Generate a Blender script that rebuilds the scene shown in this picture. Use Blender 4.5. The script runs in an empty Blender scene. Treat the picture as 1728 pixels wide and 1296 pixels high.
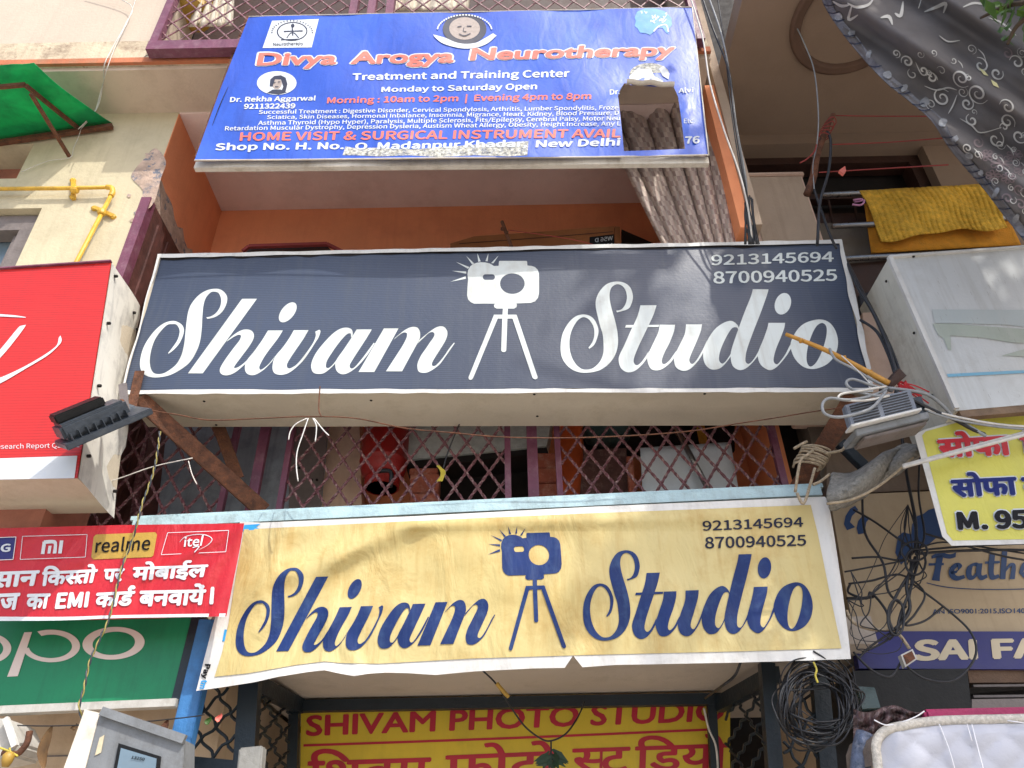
import bpy, bmesh, math, random
from mathutils import Vector, Matrix
from mathutils.geometry import tessellate_polygon
random.seed(7)
sc = bpy.context.scene
COL = sc.collection
# ------------------------------------------------------------------ camera, sky, sun, exposure
FPX = 1300.0
PITCH = math.radians(34); ROLL = math.radians(-1.1)
CAM = Vector((0, -4, 1.6))
cd = bpy.data.cameras.new('camera'); cam = bpy.data.objects.new('camera', cd); COL.objects.link(cam)
cd.sensor_fit = 'HORIZONTAL'; cd.sensor_width = 36; cd.lens = 36 * FPX / 1728
cd.clip_start = 0.05; cd.clip_end = 500
_f = Vector((0, math.cos(PITCH), math.sin(PITCH)))
_r0 = Vector((1, 0, 0)); _u0 = Vector((0, -math.sin(PITCH), math.cos(PITCH)))
_cr, _sr = math.cos(ROLL), math.sin(ROLL)
RX = _cr * _r0 + _sr * _u0
UXV = -_sr * _r0 + _cr * _u0
m = Matrix.Identity(4)
for i in range(3):
    m[i][0] = RX[i]; m[i][1] = UXV[i]; m[i][2] = -_f[i]; m[i][3] = CAM[i]
cam.matrix_world = m
sc.camera = cam
SUN = Vector((0.42, -0.62, 0.90)).normalized()
elev = math.asin(SUN.z); azim = math.atan2(SUN.x, SUN.y)
w = bpy.data.worlds.new('World'); sc.world = w; w.use_nodes = True
nt = w.node_tree; bg = nt.nodes['Background']
sky = nt.nodes.new('ShaderNodeTexSky'); sky.sky_type = 'NISHITA'; sky.sun_disc = False
sky.sun_elevation = elev; sky.sun_rotation = azim; sky.dust_density = 3.0; sky.air_density = 1.0
nt.links.new(sky.outputs[0], bg.inputs[0]); bg.inputs[1].default_value = 0.15
sl = bpy.data.lights.new('sun', 'SUN'); sl.energy = 2.0; sl.angle = math.radians(0.6); sl.color = (1, 0.95, 0.86)
so = bpy.data.objects.new('sun', sl); COL.objects.link(so); so.rotation_euler = SUN.to_track_quat('Z', 'Y').to_euler()
so.location = (3, -8, 12)
sc.view_settings.view_transform = 'Standard'; sc.view_settings.look = 'None'
sc.view_settings.gamma = 1; sc.view_settings.exposure = 0.92
sc.view_settings.use_curve_mapping = False

# ------------------------------------------------------------------ survey helpers (photo measurements -> places on real planes)
def ray(px, py):
    return _f + RX * ((px - 864) / FPX) + UXV * ((648 - py) / FPX)
def U(px, py, Y):
    d = ray(px, py); return CAM + d * ((Y - CAM.y) / d.y)
def UZ(px, py, Z):
    d = ray(px, py); return CAM + d * ((Z - CAM.z) / d.z)
def UX(px, py, X):
    d = ray(px, py); return CAM + d * ((X - CAM.x) / d.x)
def onY(Y):
    return lambda x, y, l=0.0: U(x, y, Y - l)

class MB:
    def __init__(s): s.v = []; s.f = []; s.uv = None
    def add(s, vs, fs):
        n = len(s.v); s.v += [Vector(v) for v in vs]; s.f += [[i + n for i in f] for f in fs]; return s
    def box(s, x0, x1, y0, y1, z0, z1):
        v = [(x, y, z) for z in (z0, z1) for y in (y0, y1) for x in (x0, x1)]
        return s.add(v, [(0, 2, 3, 1), (4, 5, 7, 6), (0, 1, 5, 4), (2, 6, 7, 3), (0, 4, 6, 2), (1, 3, 7, 5)])
    def hexa(s, fr, bk):            # two matching loops -> solid
        n = len(fr)
        return s.add(list(fr) + list(bk), [list(range(n)), list(range(2 * n - 1, n - 1, -1))] + [[(i + 1) % n, i, n + i, n + (i + 1) % n] for i in range(n)])
    def plate(s, pts, off):         # planar loop of world points, thickened by vector off
        off = Vector(off); pts = [Vector(p) for p in pts]
        return s.hexa(pts, [p + off for p in pts])
    def bar(s, a, b, w, h=None, up=(0, -1, 0), twist=0.0):
        h = h or w; a = Vector(a); b = Vector(b); d = (b - a).normalized(); u = Vector(up)
        if abs(d.dot(u)) > .95: u = Vector((0, 0, 1))
        x = d.cross(u).normalized(); y = x.cross(d).normalized()
        c = [(-1, -1), (1, -1), (1, 1), (-1, 1)]
        return s.hexa([a + x * (i * w / 2) + y * (j * h / 2) for i, j in c], [b + x * (i * w / 2) + y * (j * h / 2) for i, j in c])
    def tube(s, pts, r, n=7, smooth=True, r2=None, sub=5, cap=True, phase=0.0, twist=0.0):
        pts = [Vector(p) for p in pts]
        if smooth and len(pts) > 2: pts = crom(pts, sub)
        N = len(pts); rings = []; prev = None
        for i, p in enumerate(pts):
            d = (pts[min(i + 1, N - 1)] - pts[max(i - 1, 0)])
            if d.length < 1e-7: d = Vector((0, 0, 1))
            d.normalize()
            if prev is None:
                u = Vector((0, 0, 1)) if abs(d.z) < .9 else Vector((1, 0, 0))
                x = d.cross(u).normalized()
            else:
                x = (prev - d * prev.dot(d)).normalized()
            prev = x; y = d.cross(x)
            rr = r if r2 is None else r + (r2 - r) * i / (N - 1)
            a0 = phase + twist * i
            rings.append([p + (x * math.cos(a0 + 2 * math.pi * k / n) + y * math.sin(a0 + 2 * math.pi * k / n)) * rr for k in range(n)])
        vs = [q for R in rings for q in R]; fs = []
        for i in range(N - 1):
            for k in range(n):
                k2 = (k + 1) % n
                fs.append((i * n + k, i * n + k2, (i + 1) * n + k2, (i + 1) * n + k))
        if cap: fs.append(list(range(n - 1, -1, -1))); fs.append(list(range((N - 1) * n, N * n)))
        return s.add(vs, fs)
    def lathe(s, c, prof, n=20, ax=None):
        c = Vector(c); ax = Vector(ax or (0, 0, 1)).normalized()
        u = Vector((1, 0, 0)) if abs(ax.x) < .9 else Vector((0, 1, 0))
        x = (u - ax * u.dot(ax)).normalized(); y = ax.cross(x)
        vs = [c + ax * h + (x * math.cos(2 * math.pi * k / n) + y * math.sin(2 * math.pi * k / n)) * r for r, h in prof for k in range(n)]
        fs = [(i * n + k, i * n + (k + 1) % n, (i + 1) * n + (k + 1) % n, (i + 1) * n + k) for i in range(len(prof) - 1) for k in range(n)]
        fs.append(list(range(n - 1, -1, -1))); fs.append(list(range((len(prof) - 1) * n, len(prof) * n)))
        return s.add(vs, fs)

def crom(P, sub=5, closed=False):
    P = [Vector(p) for p in P]; n = len(P); out = []
    rng = n if closed else n - 1
    for i in range(rng):
        if closed: a, b, c, d = P[(i - 1) % n], P[i], P[(i + 1) % n], P[(i + 2) % n]
        else: a, b, c, d = P[max(i - 1, 0)], P[i], P[i + 1], P[min(i + 2, n - 1)]
        for k in range(sub):
            t = k / sub
            out.append(.5 * ((2 * b) + (c - a) * t + (2 * a - 5 * b + 4 * c - d) * t * t + (3 * b - a - 3 * c + d) * t ** 3))
    if not closed: out.append(P[-1])
    return out

ALL = []
def link(name, mb, mat, parent=None, smooth=False, bevel=0.0):
    me = bpy.data.meshes.new(name); me.from_pydata([tuple(v) for v in mb.v], [], mb.f); me.update()
    if mat: me.materials.append(mat)
    if smooth: me.polygons.foreach_set('use_smooth', [True] * len(me.polygons))
    o = bpy.data.objects.new(name, me); COL.objects.link(o)
    if parent: o.parent = parent
    if bevel:
        bm = bmesh.new(); bm.from_mesh(me)
        bmesh.ops.remove_doubles(bm, verts=bm.verts, dist=1e-6)
        es = [e for e in bm.edges if len(e.link_faces) == 2 and e.calc_face_angle(0) > .6]
        bmesh.ops.bevel(bm, geom=es, offset=bevel, segments=2, affect='EDGES', clamp_overlap=True)
        bm.to_mesh(me); bm.free()
    return o
def tag(o, label, cat, group=None, kind=None):
    if label: o['label'] = label
    if cat: o['category'] = cat
    if group: o['group'] = group
    if kind: o['kind'] = kind
    return o
def thing(name, label, cat, group=None):
    o = bpy.data.objects.new(name, None); o.empty_display_size = .1; COL.objects.link(o)
    return tag(o, label, cat, group)
def solo(name, mb, mat, label, cat, group=None, smooth=False, bevel=0.0):
    return tag(link(name, mb, mat, None, smooth, bevel), label, cat, group)
def structure(name, mb, mat):
    o = link(name, mb, mat); o['kind'] = 'structure'; return o

# ------------------------------------------------------------------ materials
def lin(c): return tuple((v / 12.92 if v <= .04045 else ((v + .055) / 1.055) ** 2.4) for v in (x / 255 for x in c))
MC = {}
def M(name, rgb, rough=.7, var=.12, scale=6, dirt=0.0, dirtc=(70, 60, 50), dscale=3, streak=0.0, bump=.15, bscale=60, metal=0, spec=.5, stripes=0, lincol=False, wr=0, fade_sheen=None, blot=None, trans=0.0):
    if name in MC: return MC[name]
    mt = bpy.data.materials.new(name); mt.use_nodes = True; t = mt.node_tree; N = t.nodes; L = t.links
    b = N['Principled BSDF']; b.inputs['Roughness'].default_value = rough; b.inputs['Metallic'].default_value = metal
    b.inputs['Specular IOR Level'].default_value = spec
    g = N.new('ShaderNodeNewGeometry')
    base = rgb if lincol else lin(rgb)
    def noise(sc_, det=5, rg=.6, vec=None):
        n = N.new('ShaderNodeTexNoise'); n.inputs['Scale'].default_value = sc_; n.inputs['Detail'].default_value = det
        n.inputs['Roughness'].default_value = rg; L.new(vec or g.outputs['Position'], n.inputs['Vector']); return n.outputs['Fac']
    def ramp(src, a, c):
        r = N.new('ShaderNodeMapRange'); r.inputs[1].default_value = a; r.inputs[2].default_value = c; L.new(src, r.inputs[0]); return r.outputs[0]
    def mix(fac, A, B, mode='MIX'):
        x = N.new('ShaderNodeMix'); x.data_type = 'RGBA'; x.blend_type = mode
        for sk, v in ((x.inputs[0], fac), (x.inputs[6], A), (x.inputs[7], B)):
            if hasattr(v, 'links'): L.new(v, sk)
            elif isinstance(v, (int, float)): sk.default_value = v
            else: sk.default_value = (*v, 1)
        return x.outputs[2]
    dk = tuple(v * (1 - var * 1.6) for v in base); lt = tuple(min(1, v * (1 + var)) for v in base)
    col = mix(ramp(noise(scale), .3, .7), dk, lt)
    if blot:   # second paint colour showing through in patches
        col = mix(ramp(noise(blot[1], 8, .7), blot[2], blot[2] + .05), col, lin(blot[0]))
    if fade_sheen: col = mix(ramp(noise(fade_sheen[1], 2, .4), .35, .65), col, lin(fade_sheen[0]))
    if dirt:
        mu = N.new('ShaderNodeMath'); mu.operation = 'MULTIPLY'; mu.inputs[1].default_value = dirt
        L.new(ramp(noise(dscale, 9, .72), .5, .72), mu.inputs[0]); col = mix(mu.outputs[0], col, lin(dirtc))
    if streak:
        mp = N.new('ShaderNodeMapping'); mp.inputs['Scale'].default_value = (14, 14, .9); L.new(g.outputs['Position'], mp.inputs[0])
        mu = N.new('ShaderNodeMath'); mu.operation = 'MULTIPLY'; mu.inputs[1].default_value = streak
        L.new(ramp(noise(1.6, 7, .65, mp.outputs[0]), .5, .75), mu.inputs[0]); col = mix(mu.outputs[0], col, lin(dirtc))
    h = None
    if stripes:
        sx = N.new('ShaderNodeSeparateXYZ'); L.new(g.outputs['Position'], sx.inputs[0])
        mm = N.new('ShaderNodeMath'); mm.operation = 'MULTIPLY'; mm.inputs[1].default_value = stripes; L.new(sx.outputs[2], mm.inputs[0])
        sn = N.new('ShaderNodeMath'); sn.operation = 'SINE'; L.new(mm.outputs[0], sn.inputs[0])
        col = mix(ramp(sn.outputs[0], -7, 1), tuple(0 for _ in base), col)
        h = sn.outputs[0]
    L.new(col, b.inputs['Base Color'])
    if bump:
        bp = N.new('ShaderNodeBump'); bp.inputs['Strength'].default_value = bump; bp.inputs['Distance'].default_value = .01
        L.new(noise(bscale, 6), bp.inputs['Height']); L.new(bp.outputs[0], b.inputs['Normal'])
        if wr:
            mp = N.new('ShaderNodeMapping'); mp.inputs['Scale'].default_value = (1, 1, .45); mp.inputs['Rotation'].default_value = (0, .5, 0); L.new(g.outputs['Position'], mp.inputs[0])
            nz = N.new('ShaderNodeTexNoise'); nz.inputs['Scale'].default_value = 7; nz.inputs['Detail'].default_value = 4; nz.inputs['Distortion'].default_value = .8; L.new(mp.outputs[0], nz.inputs['Vector'])
            b2 = N.new('ShaderNodeBump'); b2.inputs['Strength'].default_value = wr; b2.inputs['Distance'].default_value = .05
            L.new(nz.outputs['Fac'], b2.inputs['Height']); L.new(b2.outputs[0], bp.inputs['Normal'])
        rr = ramp(noise(scale * 2), .2, .8); rm = N.new('ShaderNodeMapRange'); L.new(rr, rm.inputs[0])
        rm.inputs[3].default_value = max(0.05, rough - .1); rm.inputs[4].default_value = min(1, rough + .12); L.new(rm.outputs[0], b.inputs['Roughness'])
    if trans:
        b.inputs['Transmission Weight'].default_value = 0
        tr = N.new('ShaderNodeBsdfTranslucent'); L.new(col, tr.inputs[0]); ms = N.new('ShaderNodeMixShader'); ms.inputs[0].default_value = trans
        L.new(b.outputs[0], ms.inputs[1]); L.new(tr.outputs[0], ms.inputs[2]); L.new(ms.outputs[0], N['Material Output'].inputs[0])
    MC[name] = mt; return mt

m_cream = M('cream_plaster', (198, 188, 160), .9, .06, 2, .35, (140, 130, 108), 3, .25, .35, 40)
m_upper = M('upper_plaster', (196, 182, 166), .9, .05, 1.5, .3, (165, 148, 134), 2, .2, .3, 40)
m_fascia = M('worn_fascia', (205, 190, 165), .92, .1, 5, .8, (120, 100, 85), 6, .3, .6, 40, blot=((150, 130, 112), 9, .6))
m_band = M('terracotta_band', (186, 112, 78), .85, .15, 8, .6, (150, 120, 95), 7, 0, .4)
m_soffit = M('soffit_paint', (206, 188, 170), .92, .07, 1.5, .6, (158, 138, 120), 3, 0, .3)
m_soffpink = M('pink_ceiling', (236, 214, 206), .92, .08, 1.5, .5, (196, 168, 156), 2.2, 0, .3)
m_orange = M('orange_wall', (238, 154, 108), .85, .09, 1.3, .55, (212, 128, 90), 2.5, .35, .3)
m_peel = M('peeling_plaster', (188, 165, 150), .95, .2, 12, .9, (95, 100, 112), 7, 0, .9, 50, blot=((120, 125, 138), 14, .55))
m_purple = M('purple_paint', (112, 62, 84), .5, .15, 10, .5, (150, 120, 130), 14, .2, .3)
m_purple2 = M('maroon_grille_paint', (118, 74, 82), .45, .25, 30, .8, (200, 180, 172), 55, 0, .4)
m_wood = M('brown_door', (92, 56, 52), .6, .3, 14, .4, (56, 38, 34), 12, .5, .3)
m_greydoor = M('grey_steel_door', (150, 162, 176), .6, .15, 6, .6, (90, 98, 108), 9, .5, .2)
m_yellowpipe = M('yellow_pipe_paint', (214, 170, 60), .45, .12, 20, .5, (120, 90, 40), 25, 0, .3)
m_greyframe = M('grey_window_frame', (120, 112, 110), .7, .12, 10, .5, (80, 70, 65), 12, .2, .3)
m_glass = M('window_glass', (105, 125, 140), .12, .1, 3, .3, (130, 130, 125), 5, 0, .05)
m_reddish = M('reveal_plaster', (165, 110, 92), .9, .15, 8, .5, (110, 80, 60), 6, 0, .4)
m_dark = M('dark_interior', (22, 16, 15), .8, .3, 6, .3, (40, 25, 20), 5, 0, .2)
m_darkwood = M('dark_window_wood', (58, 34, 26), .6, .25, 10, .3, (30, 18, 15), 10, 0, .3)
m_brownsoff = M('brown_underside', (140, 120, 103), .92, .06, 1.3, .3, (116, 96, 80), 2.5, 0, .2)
m_beige = M('beige_pier', (178, 158, 138), .9, .08, 3, .4, (130, 112, 96), 4, .3, .3)
m_pinkbeige = M('pinkish_parapet', (206, 178, 160), .9, .06, 3, .35, (160, 130, 112), 5, .3, .35)
m_rust = M('rusty_iron', (104, 66, 46), .85, .35, 25, .8, (58, 38, 30), 20, 0, .7, 90, blot=((150, 84, 44), 30, .62))
m_steel = M('bright_steel', (150, 150, 150), .3, .1, 15, .3, (90, 90, 90), 15, 0, .1, metal=.9)
m_galv = M('galvanised_sheet', (205, 205, 196), .5, .07, 4, .5, (120, 110, 95), 5, .4, .3, 30)
m_sheetlow = M('box_underside_sheet', (196, 186, 168), .6, .08, 2, .45, (140, 128, 105), 4, 0, .25)
m_white = M('white_vinyl', (208, 208, 206), .55, .04, 4, .4, (150, 145, 135), 7, .3, .1, wr=.25, spec=.3)
m_offwhite = M('aged_white', (214, 208, 196), .6, .06, 5, .5, (150, 135, 110), 8, .4, .2)
m_navy = M('navy_vinyl', (50, 57, 74), .42, .12, 1.2, .5, (76, 84, 98), 2.2, .8, .1, 50, stripes=520, spec=.4, fade_sheen=((70, 81, 103), .5))  # lighter tint puts the glossy face's sky sheen into the colour
m_letter = M('white_lettering', (206, 214, 214), .5, .04, 3, .45, (168, 166, 158), 7, .55, .05, spec=.3)
m_yban = M('yellow_banner_vinyl', (194, 176, 118), .55, .07, 1.8, .75, (166, 130, 62), 2.6, .5, .12, 40, wr=.4, spec=.35, fade_sheen=((200, 186, 134), .9))
m_bluelet = M('blue_banner_ink', (22, 46, 100), .6, .15, 5, .6, (62, 88, 128), 9, .4, .05, wr=.35, spec=.25)
m_digits = M('dark_banner_ink', (30, 34, 56), .6, .1, 5, .2, (70, 70, 80), 10, 0, .05, spec=.25)
m_blue = M('blue_board_vinyl', (36, 78, 186), .45, .13, .9, .45, (28, 52, 134), 1.8, .35, .1, 30, wr=.12, spec=.4, fade_sheen=((58, 102, 208), .8))
m_salmon = M('salmon_ink', (222, 116, 104), .55, .06, 6, .3, (226, 170, 156), 10, 0, .05, spec=.3)
m_wprint = M('white_print', (206, 212, 218), .55, .03, 6, .25, (150, 170, 205), 12, 0, .05, spec=.3)
m_cyan = M('pale_cyan_print', (100, 160, 208), .55, .12, 22, .3, (170, 200, 220), 30, 0, .05, spec=.3)
m_blackp = M('dark_print', (30, 36, 60), .5, .1, 10, 0, bump=.05)
m_skinp = M('portrait_print', (170, 158, 152), .55, .15, 40, .4, (100, 96, 100), 40, 0, .05, spec=.3)
m_torn = M('torn_grey_patch', (190, 190, 182), .8, .5, 60, .9, (60, 80, 130), 45, 0, .5, 90)
m_red = M('red_lightbox_face', (206, 44, 38), .35, .05, 1.5, .35, (168, 46, 40), 3, .3, .08, 40, stripes=430)
m_redban = M('red_banner_vinyl', (186, 30, 42), .38, .08, 3, .25, (140, 28, 38), 5, 0, .1, wr=.4)
m_green = M('green_lightbox_face', (18, 124, 82), .4, .1, 1.2, .5, (14, 84, 58), 1.8, .35, .08)
m_pinkwhite = M('dull_white_print', (214, 198, 190), .5, .04, 5, .2, (180, 160, 150), 10, 0, .05)
m_grnaw = M('green_awning_sheet', (30, 176, 112), .6, .16, 8, .5, (14, 110, 70), 6, .25, .2, 30, trans=.5)
m_wbox = M('white_lightbox_face', (202, 206, 208), .45, .04, 1.5, .4, (160, 160, 155), 5, .45, .15)
m_fadegreen = M('faded_green_print', (168, 178, 168), .5, .06, 6, .3, (190, 192, 190), 10, .2, .05)
m_fadegrey = M('faded_grey_print', (178, 188, 190), .5, .05, 6, .3, (190, 192, 190), 10, .2, .05)
m_fadeblue = M('light_blue_print', (120, 176, 205), .5, .05, 6, .2, (160, 180, 190), 10, 0, .05)
m_ylw = M('lemon_banner_vinyl', (200, 196, 84), .5, .05, 3, .25, (170, 164, 76), 5, 0, .1, wr=.25)
m_redink = M('red_ink', (190, 34, 48), .5, .08, 6, .2, (150, 30, 40), 10, 0, .05)
m_blueink = M('royal_ink', (24, 38, 104), .6, .08, 6, 0, bump=.05, spec=.2)
m_blackink = M('black_ink', (14, 15, 22), .6, .08, 6, 0, bump=.05, spec=.2)
m_tan = M('tan_shop_board', (178, 160, 132), .6, .05, 2, .3, (140, 120, 95), 3, .3, .12)
m_indigo = M('indigo_band', (40, 42, 112), .5, .1, 3, .3, (50, 46, 90), 4, .2, .1)
m_tealink = M('teal_blue_ink', (36, 66, 112), .5, .1, 6, 0, bump=.05)
m_mustard = M('mustard_shop_board', (206, 180, 48), .5, .08, 3, .4, (160, 146, 44), 4, .2, .12)
m_crimson = M('crimson_paint', (176, 30, 52), .5, .1, 6, .2, (120, 20, 30), 8, 0, .05)
m_dkframe = M('dark_teal_steel', (20, 34, 44), .45, .2, 8, .3, (14, 20, 24), 6, 0, .3)
m_bluepost = M('blue_post_paint', (58, 118, 176), .5, .1, 8, .5, (40, 72, 110), 10, .4, .3)
m_shopsoff = M('shop_ceiling', (178, 168, 158), .92, .07, 2, .4, (115, 106, 95), 4, 0, .3)
m_tile = M('beige_wall_cladding', (200, 178, 152), .8, .07, 3, .35, (160, 135, 108), 5, .3, .25)
m_meter = M('grey_meter_box', (120, 124, 128), .5, .1, 6, .6, (80, 78, 74), 9, .4, .2)
m_black = M('black_plastic', (16, 17, 19), .5, .2, 10, .3, (36, 36, 36), 12, 0, .2, spec=.3)
m_cable = M('black_cable', (30, 32, 38), .5, .2, 30, .3, (70, 70, 75), 20, 0, .1)
m_cableg = M('grey_cable', (140, 144, 148), .5, .1, 30, .4, (90, 90, 90), 20, 0, .1)
m_cablew = M('white_cable', (205, 202, 196), .5, .1, 30, .4, (140, 130, 120), 20, 0, .1)
m_cabley = M('yellow_cable', (196, 180, 70), .5, .1, 30, .3, (120, 110, 60), 20, 0, .1)
m_cableb = M('blue_cable', (48, 84, 140), .5, .1, 30, 0, bump=.05)
m_redstr = M('red_string', (150, 60, 56), .8, .1, 30, 0, bump=.1)
m_flood = M('floodlight_casting', (62, 70, 80), .42, .12, 14, .4, (100, 104, 106), 16, 0, .3, metal=.3)
m_cyl = M('red_cylinder_paint', (156, 34, 32), .45, .12, 8, .5, (90, 30, 26), 12, .3, .3)
m_slab = M('speckled_stone', (192, 198, 194), .7, .12, 30, .5, (130, 138, 136), 18, 0, .3)
m_brick = M('red_brick', (158, 86, 66), .9, .18, 16, .6, (196, 160, 140), 20, 0, .8, 70)
m_brown = M('brown_board', (84, 54, 50), .8, .2, 12, .7, (130, 105, 95), 26, 0, .4)
m_wsheet = M('white_sheet', (214, 224, 232), .5, .05, 5, .3, (180, 188, 200), 8, .3, .2)
m_card = M('cardboard', (150, 96, 56), .85, .1, 6, .4, (110, 66, 40), 8, 0, .2)
m_towel = M('yellow_towel', (228, 180, 62), .95, .2, 30, .6, (190, 132, 34), 14, 0, 1.0, 120)
m_towel2 = M('amber_towel_back', (214, 146, 40), .95, .14, 20, .5, (180, 104, 20), 10, 0, .9, 120)
m_pinkpl = M('pink_plastic', (200, 140, 180), .4, .1, 20, 0)
m_bamboo = M('bamboo', (196, 142, 54), .5, .18, 30, .5, (120, 74, 30), 30, 0, .3)
m_sack = M('grey_sacking', (150, 148, 142), .95, .3, 60, .6, (70, 66, 62), 30, 0, 1.0, 120)
m_rope = M('pale_rope', (176, 160, 136), .95, .2, 60, .5, (110, 90, 70), 40, 0, .8, 150)
m_matt = M('white_mattress_quilting', (184, 187, 198), .55, .05, 8, .2, (165, 168, 182), 10, 0, .4, 14)
m_piping = M('mattress_piping', (205, 200, 190), .7, .2, 90, .3, (140, 130, 120), 60, 0, .6, 120)
m_mside = M('mattress_side', (120, 108, 100), .5, .3, 20, .6, (60, 50, 46), 20, .6, .5)
m_magenta = M('magenta_fabric', (170, 46, 96), .6, .15, 8, .3, (110, 30, 60), 10, 0, .4)
m_leaf = M('leaf_green', (62, 96, 34), .55, .4, 5, .4, (110, 120, 40), 7, 0, .2, trans=.3)
m_dryleaf = M('dry_leaf', (104, 78, 48), .8, .3, 12, 0, bump=.3)
m_bark = M('bark', (84, 70, 56), .95, .3, 12, .5, (50, 40, 32), 12, .3, .9)
m_concrete = M('pale_concrete', (182, 174, 163), .95, .15, 3, .4, (130, 122, 112), 4, 0, .5)  # dusty concrete tone, raised so the unseen ground bounces more light
m_lightgrey = M('pale_grey_plastic', (186, 184, 178), .5, .08, 10, .4, (130, 120, 105), 12, .4, .2)
m_netting = M('dark_netting', (48, 50, 58), .9, .2, 20, 0)
m_cloth1 = M('white_laundry', (214, 206, 190), .9, .08, 10, .3, (180, 160, 150), 12, 0, .4)
m_ochre = M('ochre_bucket', (176, 142, 60), .5, .1, 6, .3, (120, 90, 40), 10, 0, .2)

def M_check():
    mt = bpy.data.materials.new('checked_curtain_cloth'); mt.use_nodes = True; t = mt.node_tree; N = t.nodes; L = t.links
    b = N['Principled BSDF']; b.inputs['Roughness'].default_value = .9
    uv = N.new('ShaderNodeUVMap'); uv.uv_map = 'uv'
    def chk(s, c1, c2):
        k = N.new('ShaderNodeTexChecker'); k.inputs['Scale'].default_value = s; k.inputs[1].default_value = (*lin(c1), 1); k.inputs[2].default_value = (*lin(c2), 1)
        L.new(uv.outputs[0], k.inputs[0]); return k.outputs[0]
    a = chk(14, (206, 190, 178), (146, 132, 126)); c = chk(28, (214, 200, 188), (176, 152, 146))
    n = N.new('ShaderNodeTexNoise'); n.inputs['Scale'].default_value = 9; L.new(uv.outputs[0], n.inputs[0])
    x = N.new('ShaderNodeMix'); x.data_type = 'RGBA'; L.new(n.outputs['Fac'], x.inputs[0]); L.new(a, x.inputs[6]); L.new(c, x.inputs[7])
    L.new(x.outputs[2], b.inputs['Base Color'])
    nn = N.new('ShaderNodeTexNoise'); nn.inputs['Scale'].default_value = 400; L.new(uv.outputs[0], nn.inputs[0])
    bp = N.new('ShaderNodeBump'); bp.inputs['Strength'].default_value = .3; bp.inputs['Distance'].default_value = .004; L.new(nn.outputs['Fac'], bp.inputs['Height']); L.new(bp.outputs[0], b.inputs['Normal'])
    return mt
m_check = M_check()
m_grcurt = M('grey_curtain_cloth', (106, 102, 102), .8, .14, 4, .35, (70, 65, 65), 5, 0, .5, 260)
m_swirl = M('white_swirl_print', (200, 198, 192), .8, .1, 10, .4, (140, 136, 130), 12, 0, .2)
m_swirl2 = M('mauve_swirl_print', (138, 122, 124), .8, .1, 10, .4, (100, 90, 90), 12, 0, .2)
m_hem = M('curtain_hem_print', (150, 152, 156), .85, .3, 22, .8, (84, 84, 92), 16, 0, .4)

# ------------------------------------------------------------------ flat print helpers (2-D outline -> mesh on a surface)
def gridcut(vs, fs, step):
    bm = bmesh.new(); V = [bm.verts.new((x, y, 0)) for x, y in vs]
    for f in fs:
        try: bm.faces.new([V[i] for i in f])
        except ValueError: pass
    xs = [v[0] for v in vs]; ys = [v[1] for v in vs]
    for ax, lo, hi in ((0, min(xs), max(xs)), (1, min(ys), max(ys))):
        k = math.floor(lo / step) + 1
        while k * step < hi:
            co = [0, 0, 0]; co[ax] = k * step; no = [0, 0, 0]; no[ax] = 1
            bmesh.ops.bisect_plane(bm, geom=bm.verts[:] + bm.edges[:] + bm.faces[:], plane_co=co, plane_no=no, dist=1e-4); k += 1
    bm.verts.ensure_lookup_table(); bm.verts.index_update()
    r = [(v.co.x, v.co.y) for v in bm.verts], [[v.index for v in f.verts] for f in bm.faces]
    bm.free(); return r
def poly2d(loops):
    vv = [[Vector((x, y, 0)) for x, y in lp] for lp in loops]
    tr = tessellate_polygon(vv); flat = [(p.x, p.y) for lp in vv for p in lp]
    return flat, [list(t) for t in tr]
def emit(mb, vs, fs, S, lift=.002, cut=None, jitter=False):
    if cut: vs, fs = gridcut(vs, fs, cut)
    if jitter:
        for i, f in enumerate(fs):
            l = lift + (i % 6) * .00003
            mb.add([S(*vs[k], l) for k in f], [list(range(len(f)))])
    else:
        mb.add([S(x, y, lift) for x, y in vs], fs)
def ribbon(mb, pairs, S, lift=.002, sub=4, closed=False, cut=None, xf=None):
    P = [Vector((a, b, 0)) for a, b, c, d in pairs]; Q = [Vector((c, d, 0)) for a, b, c, d in pairs]
    P = crom(P, sub, closed); Q = crom(Q, sub, closed)
    vs = []
    for a, b in zip(P, Q): vs += [(a.x, a.y), (b.x, b.y)]
    if xf: vs = [xf(*v) for v in vs]
    n = len(P); fs = [(2 * i, 2 * i + 2, 2 * i + 3, 2 * i + 1) for i in range(n - 1)]
    if closed: fs.append((2 * n - 2, 0, 1, 2 * n - 1))
    emit(mb, vs, fs, S, lift, cut)
def stroke(mb, pts, wd, S, lift=.002, sub=5, taper=False, cut=None):
    C = crom([Vector((x, y, 0)) for x, y in pts], sub) if len(pts) > 2 else [Vector((x, y, 0)) for x, y in pts]
    n = len(C); vs = []
    for i, p in enumerate(C):
        d = C[min(i + 1, n - 1)] - C[max(i - 1, 0)]; d.normalize(); nn = Vector((-d.y, d.x, 0))
        k = wd / 2 * ((.25 + .75 * math.sin(math.pi * min(1, max(0, i / (n - 1))))) if taper else 1)
        a = p + nn * k; b = p - nn * k; vs += [(a.x, a.y), (b.x, b.y)]
    emit(mb, vs, [(2 * i, 2 * i + 2, 2 * i + 3, 2 * i + 1) for i in range(n - 1)], S, lift, cut)
def ell(cx, cy, rx, ry, rot=0, n=28):
    c, s = math.cos(rot), math.sin(rot)
    return [(cx + rx * math.cos(t) * c - ry * math.sin(t) * s, cy + rx * math.cos(t) * s + ry * math.sin(t) * c) for t in (2 * math.pi * k / n for k in range(n))]

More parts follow.
